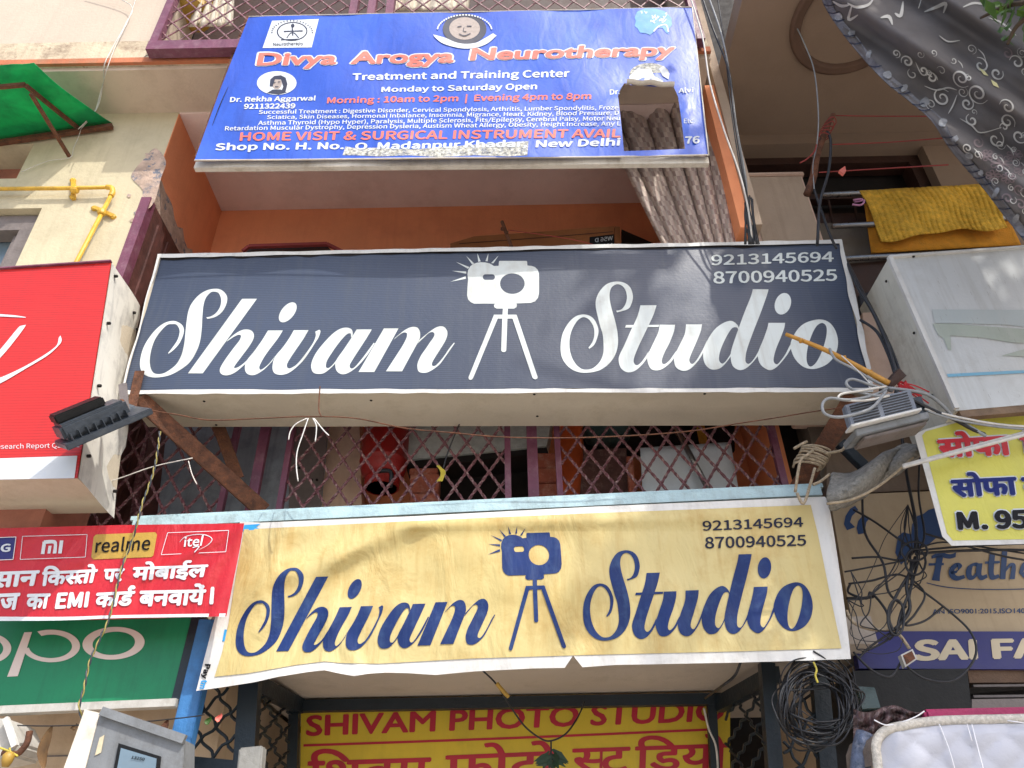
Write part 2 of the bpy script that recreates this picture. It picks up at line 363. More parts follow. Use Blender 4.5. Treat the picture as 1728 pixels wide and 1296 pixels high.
INTER = None
try: INTER = bpy.data.fonts.load(bpy.utils.system_resource('DATAFILES') + '/fonts/Noto Sans CJK Regular.woff2')
except Exception: INTER = None
TC = {}
def glyphs(s, font=None):
    key = (s, font is not None)
    if key in TC: return TC[key]
    c = bpy.data.curves.new('txt', 'FONT'); c.body = s; c.resolution_u = 3
    if font: c.font = font
    o = bpy.data.objects.new('txt', c); COL.objects.link(o)
    bpy.context.view_layer.update()
    me = bpy.data.meshes.new_from_object(o.evaluated_get(bpy.context.evaluated_depsgraph_get()))
    vs = [(v.co.x, v.co.y) for v in me.vertices]; fs = [list(p.vertices) for p in me.polygons]
    bpy.data.objects.remove(o); bpy.data.curves.remove(c); bpy.data.meshes.remove(me)
    if font:
        if s != 'H' : k = .70 / (max(v[1] for v in glyphs('H', font)[0]) or 1); vs = [(x * k, y * k) for x, y in vs]
    TC[key] = (vs, fs); return vs, fs
def half_sa():      # the letter without its upright, to join the next letter
    vs, fs = glyphs('\u0938'); mx = max(v[0] for v in vs)
    bm = bmesh.new(); V = [bm.verts.new((x, y, 0)) for x, y in vs]
    for f in fs:
        try: bm.faces.new([V[i] for i in f])
        except ValueError: pass
    bmesh.ops.bisect_plane(bm, geom=bm.verts[:] + bm.edges[:] + bm.faces[:], plane_co=(mx - .17, 0, 0), plane_no=(1, 0, 0), clear_outer=True)
    bm.verts.index_update(); r = [(v.co.x, v.co.y) for v in bm.verts], [[v.index for v in f.verts] for f in bm.faces]; bm.free(); return r
def compose(*items):    # strings and 'HS' laid one after another along the headline
    V = []; F = []; x = 0
    for it in items:
        if it == 'HS': vs, fs = half_sa()
        elif it == 'REPH':
            vs = []; C = crom([Vector(p) for p in ((.0, .68, 0), (-.06, .76, 0), (-.01, .86, 0), (.08, .84, 0), (.12, .78, 0))], 4)
            for i, p in enumerate(C):
                d = (C[min(i + 1, len(C) - 1)] - C[max(i - 1, 0)]).normalized(); n = Vector((-d.y, d.x, 0)) * .035
                vs += [((p + n).x - .18, (p + n).y), ((p - n).x - .18, (p - n).y)]
            fs = [[2 * i, 2 * i + 2, 2 * i + 3, 2 * i + 1] for i in range(len(C) - 1)]
            k = len(V); V += [(a + x, b) for a, b in vs]; F += [[i + k for i in f] for f in fs]; continue
        else: vs, fs = glyphs(it)
        mn = min(v[0] for v in vs); mx = max(v[0] for v in vs); k = len(V)
        V += [(a - mn + x, b) for a, b in vs]; F += [[i + k for i in f] for f in fs]; x += mx - mn - .012
    return V, F
def text(mb, s, q, S, bold=.0, font=None, lift=.002, cut=None, raw=None, copies=6, grow=0.0):
    """ink box of the string s fitted in the quad q = TL, TR, BR, BL"""
    vs, fs = raw or glyphs(s, font)
    x0 = min(v[0] for v in vs) - bold; x1 = max(v[0] for v in vs) + bold; y0 = min(v[1] for v in vs) - bold; y1 = max(v[1] for v in vs) + bold
    TL, TR, BR, BL = q
    offs = [(0, 0)] + ([(math.cos(2 * math.pi * k / copies), math.sin(2 * math.pi * k / copies)) for k in range(copies)] if bold else [])
    for j, (ox, oy) in enumerate(offs):
        out = []
        for x, y in vs:
            a = (x + ox * (bold + grow) - x0) / (x1 - x0); b = (y1 - y - oy * (bold + grow)) / (y1 - y0)
            out.append((TL[0] * (1 - a) * (1 - b) + TR[0] * a * (1 - b) + BR[0] * a * b + BL[0] * (1 - a) * b,
                        TL[1] * (1 - a) * (1 - b) + TR[1] * a * (1 - b) + BR[1] * a * b + BL[1] * (1 - a) * b))
        emit(mb, out, fs, S, lift + j * .0002, cut, jitter=True)
def Q(x0, x1, yt0, yt1, yb0, yb1, sl=0): return ((x0 + sl, yt0), (x1 + sl, yt1), (x1, yb1), (x0, yb0))

# ------------------------------------------------------------------ ground and the apartment building
structure('street', MB().box(-60, 60, -60, 0.3, -.3, 0), m_concrete)
structure('shop_floor', MB().box(-8, 8, 0.302, 6, -.3, .12), m_concrete)

bl = thing('apartment_building', 'cream and orange apartment block carrying the shop signs on its balconies', 'building')
ZS = 6.05
XC = -2.19
mb = MB()     # cream wall with two window openings
YW = -.77
w1 = [U(0, 242, YW), U(57, 243, YW), U(35, 301, YW)]
z1t, z1b, x1r = w1[1].z, w1[2].z, w1[1].x
w2r = U(71, 351, YW); z2t = w2r.z; x2r = w2r.x; z2b = U(20, 470, YW).z
T_ = .35
mb.box(-7, XC, YW, YW + T_, z1t, ZS)
mb.box(x1r, XC, YW, YW + T_, z1b, z1t - .0)
mb.box(-7, XC, YW, YW + T_, z2t, z1b)
mb.box(x2r, XC, YW, YW + T_, z2b, z2t)
mb.box(-7, XC - .0, YW, YW + T_, 2.95, z2b)
link('wall', mb, m_cream, bl)
link('window_reveal', MB().box(-7, x1r, YW + .2, YW + .3, z1b, z1t), m_reddish, bl)
wn = link('window', MB().box(-7, x2r - .02, YW + .16, YW + .19, z2b, z2t), m_glass, bl)
fr = MB(); fr.box(x2r - .12, x2r - .01, YW + .05, YW + .15, z2b, z2t - .01); fr.box(-7, x2r - .121, YW + .05, YW + .15, z2t - .13, z2t - .01)
fr.box(x2r - .17, x2r - .13, YW + .09, YW + .155, z2b, z2t - .14)
link('frame', fr, m_greyframe, wn)
# upper storey, slab edge and soffit
xb = U(262, 82, -1.1).x
link('upper_wall', MB().box(-7, xb, -1.1, -.8, 6.32, 9.5), m_upper, bl)
link('balcony_slab', MB().box(-7, 1.30, -1.102, .5, ZS + .004, 6.318), m_fascia, bl)
link('drip_band', MB().box(-7, 1.30, -1.125, -1.103, ZS - .0, ZS + .05), m_band, bl)
link('soffit', MB().box(-7, 1.30, -1.09, .5, ZS - .03, ZS + .003), m_soffit, bl)
# recess
link('back_wall', MB().box(XC, 1.46, .1, .3, 2.95, ZS - .031), m_orange, bl)
zl = U(264, 335, YW).z; zlb = zl
link('side_wall', MB().box(XC + .0005, XC + .006, YW + .001, .099, zl, ZS - .046), m_orange, bl)
mb = MB()
pts = []
rr = random.Random(3)
N = 14
lo = [Vector((XC + .009, YW + (.1 - YW) * i / N, zl + .001)) for i in range(N + 1)]
hi = [Vector((XC + .009, YW + (.1 - YW) * i / N, zl + .10 + .12 * (1 - i / N) + rr.uniform(-.03, .04))) for i in range(N + 1)]
for i in range(N): mb.add([lo[i], lo[i + 1], hi[i + 1], hi[i]], [(0, 1, 2, 3)])
link('peeling_strip', mb, m_peel, bl)
mb = MB()   # bare patch on the corner of the cream wall
out = [(262, 250), (280, 272), (272, 300), (262, 336), (250, 352), (236, 345), (241, 322), (222, 300), (228, 285), (243, 268)]
vs, fs = poly2d([[(p.x, p.y) for p in crom([Vector((a, b, 0)) for a, b in out], 4, True)]])
emit(mb, vs, fs, onY(YW), .004); link('bare_patch', mb, m_peel, bl)
rr = random.Random(5); mb = MB()
for cx, cy, s in ((236, 358, 10), (240, 352, 8), (224, 372, 6), (218, 330, 5), (233, 380, 5), (250, 262, 7)):
    loop = [(cx + s * rr.uniform(.5, 1.2) * math.cos(t), cy + s * .6 * rr.uniform(.5, 1.2) * math.sin(t)) for t in (2 * math.pi * k / 11 for k in range(11))]
    vs, fs = poly2d([loop]); emit(mb, vs, fs, onY(YW), .005)
link('plaster_flake', mb, m_peel, bl)['kind'] = 'stuff'
dr = link('side_door', MB().box(XC + .001, XC + .02, YW + .056, .098, 3.0, zl - .002), m_wood, bl)
mb = MB()
for k in range(5):
    y = YW + .14 + k * .15; mb.box(XC + .0201, XC + .032, y, y + .09, 3.05, zl - .08)
link('door_panel', mb, m_wood, dr)
link('door_frame', MB().box(XC - .035, XC + .024, YW - .015, YW + .055, 3.0, zl - .001), m_purple, bl)
link('ceiling', MB().box(XC + .005, 1.25, YW + .0, .099, ZS - .045, ZS - .031), m_soffpink, bl)
# end pier on the right of the recess
PXR = 1.30
px0_, px1_, px2_ = U(1213, 240, -.9).x, U(1230, 240, -.9).x, U(1246, 240, -.9).x
link('end_pier', MB().box(px0_, px1_, -.9, .098, 4.72, ZS - .031), m_orange, bl)
link('inner_pier', MB().box(1.40, 1.46, -.35, .098, 2.95, 4.719), m_orange, bl)
link('pier_face', MB().box(px1_ + .001, px2_, -.92, .3, 4.72, 9.5), m_beige, bl)
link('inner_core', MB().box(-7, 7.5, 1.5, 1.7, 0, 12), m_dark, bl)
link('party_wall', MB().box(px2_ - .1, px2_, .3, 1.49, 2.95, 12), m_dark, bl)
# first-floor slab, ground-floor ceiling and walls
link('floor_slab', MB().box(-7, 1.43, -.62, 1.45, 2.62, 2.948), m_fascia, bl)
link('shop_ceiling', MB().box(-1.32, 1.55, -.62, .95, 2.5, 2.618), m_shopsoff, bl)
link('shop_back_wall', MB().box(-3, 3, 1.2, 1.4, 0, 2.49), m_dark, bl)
link('ground_wall', MB().box(-7, -1.45, -.28, -.08, 0, 2.615), m_tile, bl)
mb = MB()
for z in (1.55, 1.86, 2.17): mb.box(-7, -1.45, -.284, -.2801, z, z + .006)
link('wall_joint', mb, m_greyframe, bl)
# lower part of the wall seen under the red lightbox
link('wall_corner', MB().box(-7, -2.13, -.80, -.45, 2.95, 3.28), m_reddish, bl)

# upper balcony: railing and what stands behind it
rl = thing('upper_railing', 'maroon lattice railing of the top balcony above the blue board', 'railing')
ax, az = xb + .02, U(262, 82, -1.2).z
mb = MB(); mb.box(ax, 1.25, -1.205, -1.14, az - .01, az + .08); link('bottom_rail', mb, m_purple, rl)
for x in (ax, -1.02, -.9, -.78, 1.2): link('post', MB().box(x, x + .05, -1.20, -1.15, az + .081, az + 1.2), m_purple, rl)
nb = 0
for s in (-1, 1):
    k = 0; x = ax - 1.0
    while x < 1.25:
        a = Vector((x, -1.175 + s * .006, az + .08)); b = Vector((x + .9, -1.175 + s * .006, az + 1.2))
        if s < 0: a, b = Vector((x + .9, a.y, a.z)), Vector((x, b.y, b.z))
        # clip to the railing
        def cl(p, q):
            d = q - p; t0, t1 = 0, 1
            for lim, sg in ((ax + .05, 1), (1.25, -1)):
                if abs(d.x) > 1e-6:
                    t = (lim - p.x) / d.x
                    if d.x * sg > 0: t0 = max(t0, t)
                    else: t1 = min(t1, t)
            return (p + d * t0, p + d * t1) if t1 - t0 > .05 else None
        r = cl(a, b)
        if r: link('lattice_bar', MB().bar(r[0], r[1], .009, .006), m_purple2, rl)
        x += .125
link_ = link
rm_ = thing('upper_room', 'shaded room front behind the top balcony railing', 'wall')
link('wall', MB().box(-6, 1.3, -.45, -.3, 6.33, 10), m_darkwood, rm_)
solo('ochre_tub', MB().lathe(U(325, 26, -.95) + Vector((0, 0, .0)), [(.10, -.02), (.13, .0), (.15, .16), (.17, .2), (.17, .23)]), m_ochre, 'ochre yellow tub on the top balcony behind the railing at the left', 'tub', smooth=False)
def drape(name, label, cat, quad, Y, mat, amp=.03, nf=5, nx=30, nz=12, group=None):
    mb = MB(); vs = []
    TL, TR, BR, BL = quad
    for j in range(nz + 1):
        for i in range(nx + 1):
            a = i / nx; b = j / nz
            x = (TL[0] * (1 - a) + TR[0] * a) * (1 - b) + (BL[0] * (1 - a) + BR[0] * a) * b
            y = (TL[1] * (1 - a) + TR[1] * a) * (1 - b) + (BL[1] * (1 - a) + BR[1] * a) * b
            vs.append(U(x, y, Y + amp * math.sin(a * nf * 2 * math.pi + b * 1.3) + amp * .4 * math.sin(a * nf * 5.3 + 2 * b)))
    fs = [(j * (nx + 1) + i, j * (nx + 1) + i + 1, (j + 1) * (nx + 1) + i + 1, (j + 1) * (nx + 1) + i) for j in range(nz) for i in range(nx)]
    o = solo(name, mb.add(vs, fs), mat, label, cat, group, smooth=True)
    sd = o.modifiers.new('thick', 'SOLIDIFY'); sd.thickness = .006
    return o
drape('laundry', 'white cloth bundle behind the top balcony lattice at the left', 'laundry', ((352, -60), (398, -60), (392, 44), (318, 46)), -1.0, m_cloth1)
drape('laundry', 'white cloth behind the lattice just above the middle of the blue board', 'laundry', ((655, -60), (800, -60), (790, 16), (650, 20)), -1.0, m_cloth1, nf=6)

# cracks in the fascia under the railing
mb = MB()
stroke(mb, [(272, 86), (285, 91), (298, 88), (312, 82), (322, 84)], 1.6, onY(-1.1), .004, taper=True)
stroke(mb, [(322, 84), (340, 86), (360, 82), (385, 88)], 1.0, onY(-1.1), .004, taper=True)
stroke(mb, [(240, 98), (252, 92), (262, 96)], .9, onY(-1.1), .004, taper=True)
link('crack', mb, m_dark, bl)

# ------------------------------------------------------------------ green awning, gas pipe
aw = thing('window_awning', 'green sheet awning on a rusty frame above the left window', 'awning')
a1 = U(-60, 246, YW - .02); a2 = U(190, 208, YW - .02); b2 = U(57, 107, -1.35); b1 = U(-60, 114, -1.35)
mb = MB(); nn = 12
for k in range(nn + 1):
    for p, q in ((a1, a2),):
        pass
vs = []
for j in range(nn + 1):
    for i in range(nn + 1):
        a = i / nn; b = j / nn; p = (a1 * (1 - a) + a2 * a) * (1 - b) + (b1 * (1 - a) + b2 * a) * b
        p.z -= .03 * math.sin(math.pi * b) * (1 - .4 * math.cos(a * 5)) - .004 * math.sin(a * 17 + b * 9); vs.append(p)
mb.add(vs, [(j * 13 + i, j * 13 + i + 1, (j + 1) * 13 + i + 1, (j + 1) * 13 + i) for j in range(nn) for i in range(nn)])
o = link('sheet', mb, m_grnaw, aw, True); sd = o.modifiers.new('t', 'SOLIDIFY'); sd.thickness = .004
def frm(name, a, b, wd, mat, par): return link(name, MB().bar(a, b, wd), mat, par)
frm('frame_bar', U(-60, 250, YW - .03), U(190, 213, YW - .03), .03, m_rust, aw)
frm('frame_bar', U(-60, 152, -1.25), U(43, 143, -1.25), .022, m_rust, aw)
frm('frame_bar', U(43, 144, -1.25), U(134, 218, YW - .03), .022, m_rust, aw)
frm('strut', U(52, 158, -1.22), U(117, 264, YW - .01), .018, m_rust, aw)
gp = thing('gas_pipe', 'yellow gas pipe with clamps running along and down the cream wall', 'pipe')
zp = U(100, 318, YW - .05); yp = YW - .045
mb = MB(); mb.tube([U(-40, 319, yp), U(100, 318, yp), U(180, 316, yp)], .0125, 9, False)
mb.tube([U(180, 316, yp), U(188, 317, yp), U(190, 324, yp), U(187, 331, yp)], .0165, 9)
mb.tube([U(187, 331, yp), U(124, 452, yp), U(100, 500, yp)], .0125, 9, False)
link('pipe_run', mb, m_yellowpipe, gp, True)
for (px, py, hx, hy) in ((124, 318, 0, 12), (172, 358, 20, 5)):
    mb = MB(); c = U(px, py, yp)
    mb.bar(U(px - hx * .6, py - hy - 2, YW - .012), U(px + hx, py + hy + (6 if hy > 8 else 2), YW - .012), .022, .02)
    mb.lathe(c + Vector((0, -.0, -.012)), [(.02, -.008), (.024, 0), (.024, .022), (.02, .03)], 10, (0, 0, 1) if hx else (1, 0, 0))
    for ex, ey in ((px - hx * .6, py - hy), (px + hx, py + hy + 4)): mb.lathe(U(ex, ey, YW), [(.018, 0), (.018, .014), (.008, .02)], 8, (0, -1, 0))
    link('clamp', mb, m_yellowpipe, gp)
wr = MB().tube([U(150, -20, -1.15), U(220, 8, -1.14), U(212, 40, -1.14), U(190, 80, -1.14), U(176, 110, -1.13), U(174, 140, -1.0), U(165, 180, -.9), U(145, 205, -.85), U(132, 218, -.82)], .0035, 5)
wr.tube([U(235, -20, -1.15), U(218, 30, -1.14), U(196, 75, -1.14), U(180, 118, -1.13), U(171, 150, -.98), U(160, 188, -.88), U(138, 216, -.82)], .003, 5)
wr.tube([U(138, 214, -.82), U(132, 232, -.8), U(124, 250, -.79), U(118, 266, -.79), U(80, 272, -.79), U(36, 290, -.79)], .0025, 5)
solo('thin_wire', wr, m_cablew, 'thin pale wires hanging over the cream upper wall onto the green awning', 'wire', smooth=True)

# ------------------------------------------------------------------ blue clinic board
bb = thing('clinic_board', 'big blue neurotherapy board with a torn hole hanging from the upper balcony', 'signboard')
YB = -1.25
hole = [(1054, 140), (1066, 144), (1100, 146), (1137, 147), (1144, 163), (1149, 195), (1156, 251), (1110, 253), (1053, 255), (1048, 205), (1043, 162)]
def ysB(px, py):
    g = .010 * math.sin((px * .011 + py * .02)) + .006 * math.sin(px * .031 - py * .027)
    for (cx, cy, dx, dy, a, s) in ((1040, 165, -1, .6, .012, 7), (1010, 200, -1, .75, .010, 8), (1165, 215, .2, 1, .010, 6), (640, 45, 1, -.55, .008, 8), (1000, 70, 1, -.8, .006, 10), (390, 60, -.35, 1, .01, 8)):
        l = math.hypot(dx, dy); t = ((px - cx) * dx + (py - cy) * dy) / l; n = ((px - cx) * -dy + (py - cy) * dx) / l
        g += a * math.exp(-(n / s) ** 2) * math.exp(-(t / 70) ** 2)
    return g
SB = lambda x, y, l=0.0: U(x, y, YB - ysB(x, y) - l)
mb = MB(); vs, fs = poly2d([[(420, 28), (1168, 12), (1182, 140), (1196, 262), (760, 266), (328, 271), (372, 150)], hole]); emit(mb, vs, fs, SB, 0, 14)
o = link('vinyl_face', mb, m_blue, bb, True)
mb = MB(); mb.tube([SB(x, y + .5, .003) for x, y in ((328, 270), (500, 269), (760, 266), (1000, 264.5), (1195, 261))], .005, 6); mb.tube([SB(x, y, .003) for x, y in ((420, 28), (600, 24), (800, 20), (1000, 16), (1168, 12))], .004, 6); mb.tube([SB(x, y, .003) for x, y in ((1168, 12), (1182, 140), (1196, 262))], .004, 6)
link('white_hem', mb, m_offwhite, bb, True)
mb = MB(); p = [U(328, 271, YB + .02), U(1196, 263, YB + .02)]
mb.bar(p[0] + Vector((0, .03, -.015)), p[1] + Vector((0, .03, -.015)), .05, .03)
link('frame_bar', mb, m_offwhite, bb)
mb = MB()
for a, b in (((420, 30), (334, 268)), ((1166, 14), (1190, 260)), ((700, 24), (690, 266)), ((1000, 18), (1010, 262)), ((424, 34), (1160, 18))): link('frame_bar', MB().bar(U(*a, YB + .10), U(*b, YB + .10), .03), m_rust, bb)
# curled flap over the hole
mb = MB(); vs = []
for j in range(6):
    for i in range(13):
        a = i / 12; t = j / 5 * 2.6; r = .022
        p = U(1056 + 80 * a, 141.5 + 5 * a, YB - .012); vs.append(p + Vector((0, -r + r * math.cos(t) - .004 * math.sin(a * 15), -r * math.sin(t) * (1 + .3 * math.sin(a * 9)))))
mb.add(vs, [(j * 13 + i, j * 13 + i + 1, j * 13 + i + 14, j * 13 + i + 13) for j in range(5) for i in range(12)])
link('torn_flap', mb, m_offwhite, bb, True)
mb = MB()
for (s, q) in (('Divya', ((434, 87), (575, 85), (568, 117), (428, 119))), ('Arogya', ((592, 85), (772, 81), (767, 114), (587, 116))), ('Neurotherapy', ((794, 79), (1144, 71), (1138, 102), (788, 110)))):
    text(mb, s, q, SB, .068, lift=.001, cut=30, copies=8, grow=.0)
link('lettering', mb, m_wprint, bb)
mb = MB()
for (s, q) in (('Divya', ((437, 89), (572, 87), (565, 115), (431, 117))), ('Arogya', ((595, 87), (769, 83), (764, 112), (590, 114))), ('Neurotherapy', ((797, 81), (1141, 73), (1135, 100), (791, 108)))):
    text(mb, s, q, SB, .034, lift=.0034, cut=30, copies=8)
text(mb, 'Morning : 10am to 2pm  |  Evening 4pm to 8pm', Q(551, 997, 163, 155, 178, 171, 2), SB, .03, INTER, cut=40, copies=4)
text(mb, 'HOME VISIT & SURGICAL INSTRUMENT AVAIL', Q(404, 1047, 223, 217, 238, 232, 2), SB, .03, INTER, cut=40, copies=4)
link('lettering', mb, m_salmon, bb)
mb = MB()
text(mb, 'Treatment and Training Center', Q(594, 961, 123, 116, 139, 134, 1), SB, .035, INTER, cut=40, copies=4)
text(mb, 'Monday to Saturday Open', Q(643, 906, 146, 139, 158, 154, 1), SB, .035, INTER, cut=40, copies=4)
text(mb, 'Dr. Rekha Aggarwal', Q(387, 532, 163, 161, 175, 172, 2), SB, .035, INTER, cut=40, copies=4)
text(mb, '9211322439', Q(411, 498, 175, 174, 184, 183, 1), SB, .04, INTER, cut=40, copies=4)
text(mb, 'Dr.', Q(1029, 1046, 151, 150, 160, 159), SB, .03, INTER, cut=40, copies=4)
text(mb, 'Alvi', Q(1145, 1170, 148, 147, 157, 156), SB, .03, INTER, cut=40, copies=4)
text(mb, 'Etc.', Q(1154, 1172, 200, 200, 208, 208), SB, .02, INTER, cut=40, copies=4)
for s, q in (('Successful Treatment : Digestive Disorder, Cervical Spondylosis, Arthritis, Lumber Spondylitis, Froze', Q(436, 1043, 185, 177, 194.5, 187, 1)),
             ('Sciatica, Skin Diseases, Hormonal Inbalance, Insomnia, Migrance, Heart, Kidney, Blood Pressure, D', Q(450, 1044, 194, 186, 203, 196, 1)),
             ('Asthma Thyroid (Hypo Hyper), Paralysis, Multiple Sclerosis, Fits/Epilepsy, Cerebral Palsy, Motor Neu', Q(435, 1046, 203, 195, 213, 205, 1)),
             ('Retardation Muscular Dystrophy, Depression Dysleria, Austism Wheat Allergy, Obesity, Height Increase, Any L', Q(379, 1047, 212.5, 204, 222.5, 214, 1))):
    text(mb, s, q, SB, .025, INTER, cut=60, copies=3)
text(mb, 'Shop No. H. No.', Q(362, 580, 241, 239, 257, 255, 2), SB, .04, INTER, cut=40, copies=5)
text(mb, 'O, Madanpur Khadar,', Q(598, 889, 240, 235, 256, 251, 2), SB, .04, INTER, cut=40, copies=4)
text(mb, 'New Delhi', Q(903, 1046, 236, 232, 249, 246, 2), SB, .04, INTER, cut=40, copies=5)
text(mb, '76', Q(1156, 1181, 230, 229, 243, 242, 0), SB, .04, INTER, cut=40, copies=5)
# logo square, emblem disc, portrait grounds, ribbon
vs, fs = poly2d([[(459, 35), (538, 32), (526, 80), (443, 81)]]); emit(mb, vs, fs, SB, .002, 14)
vs, fs = poly2d([ell(467, 140, 33.5, 20)]); emit(mb, vs, fs, SB, .0022, 14)
ribbon(mb, [(733, 62, 731, 58), (745, 72, 752, 64), (765, 79, 768, 71), (785, 82, 785, 74), (805, 80, 803, 72), (823, 73, 817, 65), (838, 60, 832, 56)], SB, .0045)
for k in range(26):
    t = math.pi * (1.05 + .9 * k / 25); x, y = 784 + 46 * math.cos(t), 52 + 27 * math.sin(t)
    vs, fs = poly2d([ell(x, y, 1.5, 1.9, t, 6)]); emit(mb, vs, fs, SB, .0052)
link('white_print', mb, m_wprint, bb)
mb = MB()
vs, fs = poly2d([ell(784, 49, 37, 26)]); emit(mb, vs, fs, SB, .0025, 14)
vs, fs = poly2d([ell(493, 53, 26, 16, -.05), ell(493, 53, 24, 14.5, -.05)]); emit(mb, vs, fs, SB, .0032)
stroke(mb, [(493, 44), (494, 60)], 2, SB, .0035); stroke(mb, [(479, 53), (511, 52)], 2, SB, .0038); stroke(mb, [(484, 64), (490, 56), (497, 56), (504, 64)], 1.5, SB, .0035); stroke(mb, [(474, 67), (503, 66)], 1.6, SB, .0035)
vs, fs = poly2d([ell(494, 43, 3, 3)]); emit(mb, vs, fs, SB, .004)
for k in range(20):
    t = math.pi * (1.0 + k / 19); x, y = 493 + 33 * math.cos(t), 55 + 19 * math.sin(t)
    stroke(mb, [(x, y), (x + 2.4 * math.cos(t), y + 2.6 * math.sin(t))], 1.5, SB, .0035)
text(mb, 'Neurotherapy', Q(461, 512, 72, 70, 79, 77), SB, .01, INTER, lift=.003, copies=3)
# portrait hair and shoulders (left portrait)
vs, fs = poly2d([[(455, 146), (456, 134), (463, 128), (474, 127), (482, 131), (485, 142), (482, 154), (474, 156), (478, 146), (474, 134), (464, 134), (460, 146)]]); emit(mb, vs, fs, SB, .0036)
vs, fs = poly2d([[(450, 157), (460, 151), (474, 151), (484, 156), (470, 159.5)]]); emit(mb, vs, fs, SB, .0030)
link('dark_print', mb, m_blackp, bb)
mb = MB(); vs, fs = poly2d([ell(784, 48, 26, 19)]); emit(mb, vs, fs, SB, .0035); vs, fs = poly2d([ell(467, 141, 8.5, 9.5)]); emit(mb, vs, fs, SB, .0033)
link('portrait_print', mb, m_skinp, bb)
mb = MB(); stroke(mb, [(772, 45), (779, 44)], 1.8, SB, .008); stroke(mb, [(788, 44), (796, 44)], 1.8, SB, .008); stroke(mb, [(775, 57), (784, 60), (794, 56)], 1.6, SB, .008); stroke(mb, [(783, 46), (782, 52), (787, 53)], 1.2, SB, .008); stroke(mb, [(461, 139), (465, 139)], 1.3, SB, .007); stroke(mb, [(469, 138), (473, 138)], 1.3, SB, .007); stroke(mb, [(464, 146), (470, 146)], 1.3, SB, .007)
link('portrait_line', mb, m_blackp, bb)
mb = MB(); vs, fs = poly2d([[(1071, 30), (1075, 20), (1088, 14), (1106, 14), (1122, 19), (1133, 30), (1134, 42), (1126, 52), (1129, 58), (1124, 55), (1118, 47), (1110, 47), (1102, 55), (1097, 59), (1090, 56), (1080, 55), (1076, 48), (1071, 44), (1073, 36)]]); emit(mb, vs, fs, SB, .002, 14)
rr = random.Random(2)
link('brain_profile', mb, m_cyan, bb)
mb = MB()
for k in range(16):
    x, y = rr.uniform(1082, 1124), rr.uniform(19, 36); stroke(mb, [(x, y), (x + rr.uniform(-5, 5), y + 3), (x + rr.uniform(-6, 6), y - 1)], 1.5, SB, .003)
stroke(mb, [(1103, 53), (1112, 44), (1124, 42), (1128, 54)], 2.4, SB, .003)
vs, fs = poly2d([[(1062, 128), (1078, 114), (1098, 116), (1104, 128), (1118, 136), (1122, 143), (1070, 144), (1061, 138)]]); emit(mb, vs, fs, SB, .0035)
vs, fs = poly2d([[(1112, 116), (1120, 111), (1130, 124), (1128, 134), (1118, 128)]]); emit(mb, vs, fs, SB, .0035)
link('worn_print', mb, m_wprint, bb)['kind'] = 'stuff'
mb = MB(); vs, fs = poly2d([ell(1096, 126, 34, 20)[14:] ]); emit(mb, vs, fs, SB, .0025)
vs, fs = poly2d([[(578, 262), (583, 247), (600, 250), (640, 249), (700, 252), (760, 247), (800, 244), (850, 240), (892, 238), (890, 262), (860, 264), (800, 262), (740, 265), (690, 262), (640, 264), (600, 262)]])
emit(mb, vs, fs, SB, .0012, 14)
link('scraped_patch', mb, m_torn, bb)['kind'] = 'stuff'
mb = MB()
for i, (a, b) in enumerate((((385, 146), (358, 212)), ((1054, 140), (1043, 162)))):
    stroke(mb, [a, ((a[0] + b[0]) / 2 - 1, (a[1] + b[1]) / 2), b], 1.6, SB, .003, taper=True)
link('slit', mb, m_dark, bb)

# ------------------------------------------------------------------ main studio sign
ms = thing('studio_lightbox', 'dark navy photo studio sign box with white script and camera emblem', 'sign')
YM = -.9; DM = .33
def ysM(x, y): return .004 * math.sin(x * .013 + 1) * math.sin(y * .02)
SM = lambda x, y, l=0.0: U(x, y, YM - ysM(x, y) - l)
def wob(p, q, n, a, rnd):
    return [(p[0] + (q[0] - p[0]) * i / n, p[1] + (q[1] - p[1]) * i / n + (rnd.uniform(-a, a) if 0 < i < n else 0)) for i in range(n + 1)]
rr = random.Random(11)
top = wob((272, 434), (1416, 409), 40, 1.6, rr); bot = wob((1470, 654), (209, 659), 30, 1.0, rr)
right = [(1423, 440), (1430, 480), (1440, 530), (1450, 570), (1459, 610)]; left = [(216, 630), (232, 570), (248, 520), (262, 470)]
mb = MB(); vs, fs = poly2d([top + right + bot + left]); emit(mb, vs, fs, SM, 0, 20); link('face_panel', mb, m_navy, ms, True)
TLm, TRm, BRm, BLm = (266, 430), (1420, 405), (1474, 660), (206, 664)
cw = [U(*p, YM + .012) for p in (TLm, TRm, BRm, BLm)]
bk = [Vector((p.x, YM + DM, p.z)) for p in cw]
bk[0].z -= .0; 
mb = MB(); mb.hexa(cw[::-1], bk[::-1]); link('casing', mb, m_sheetlow, ms)
mb = MB()   # bent white edge strips
def strip(a, b, off_a, off_b, Y, n=24, amp=.8, seed=1, mbx=None):
    r_ = random.Random(seed); P = []
    for i in range(n + 1):
        t = i / n; x = a[0] + (b[0] - a[0]) * t; y = a[1] + (b[1] - a[1]) * t
        P.append((x + off_a[0] + r_.uniform(-amp, amp) * .6, y + off_a[1] + r_.uniform(-amp, amp), x + off_b[0] + r_.uniform(-amp, amp) * .6, y + off_b[1] + r_.uniform(-amp, amp)))
    return P
ribbon(mb, strip((266, 430), (1420, 405), (0, -1), (0, 5), 0, 40, .7, 4), onY(YM), .010)
ribbon(mb, strip((206, 661), (1474, 657), (0, -3), (0, 4), 0, 40, .8, 5), onY(YM), .010)
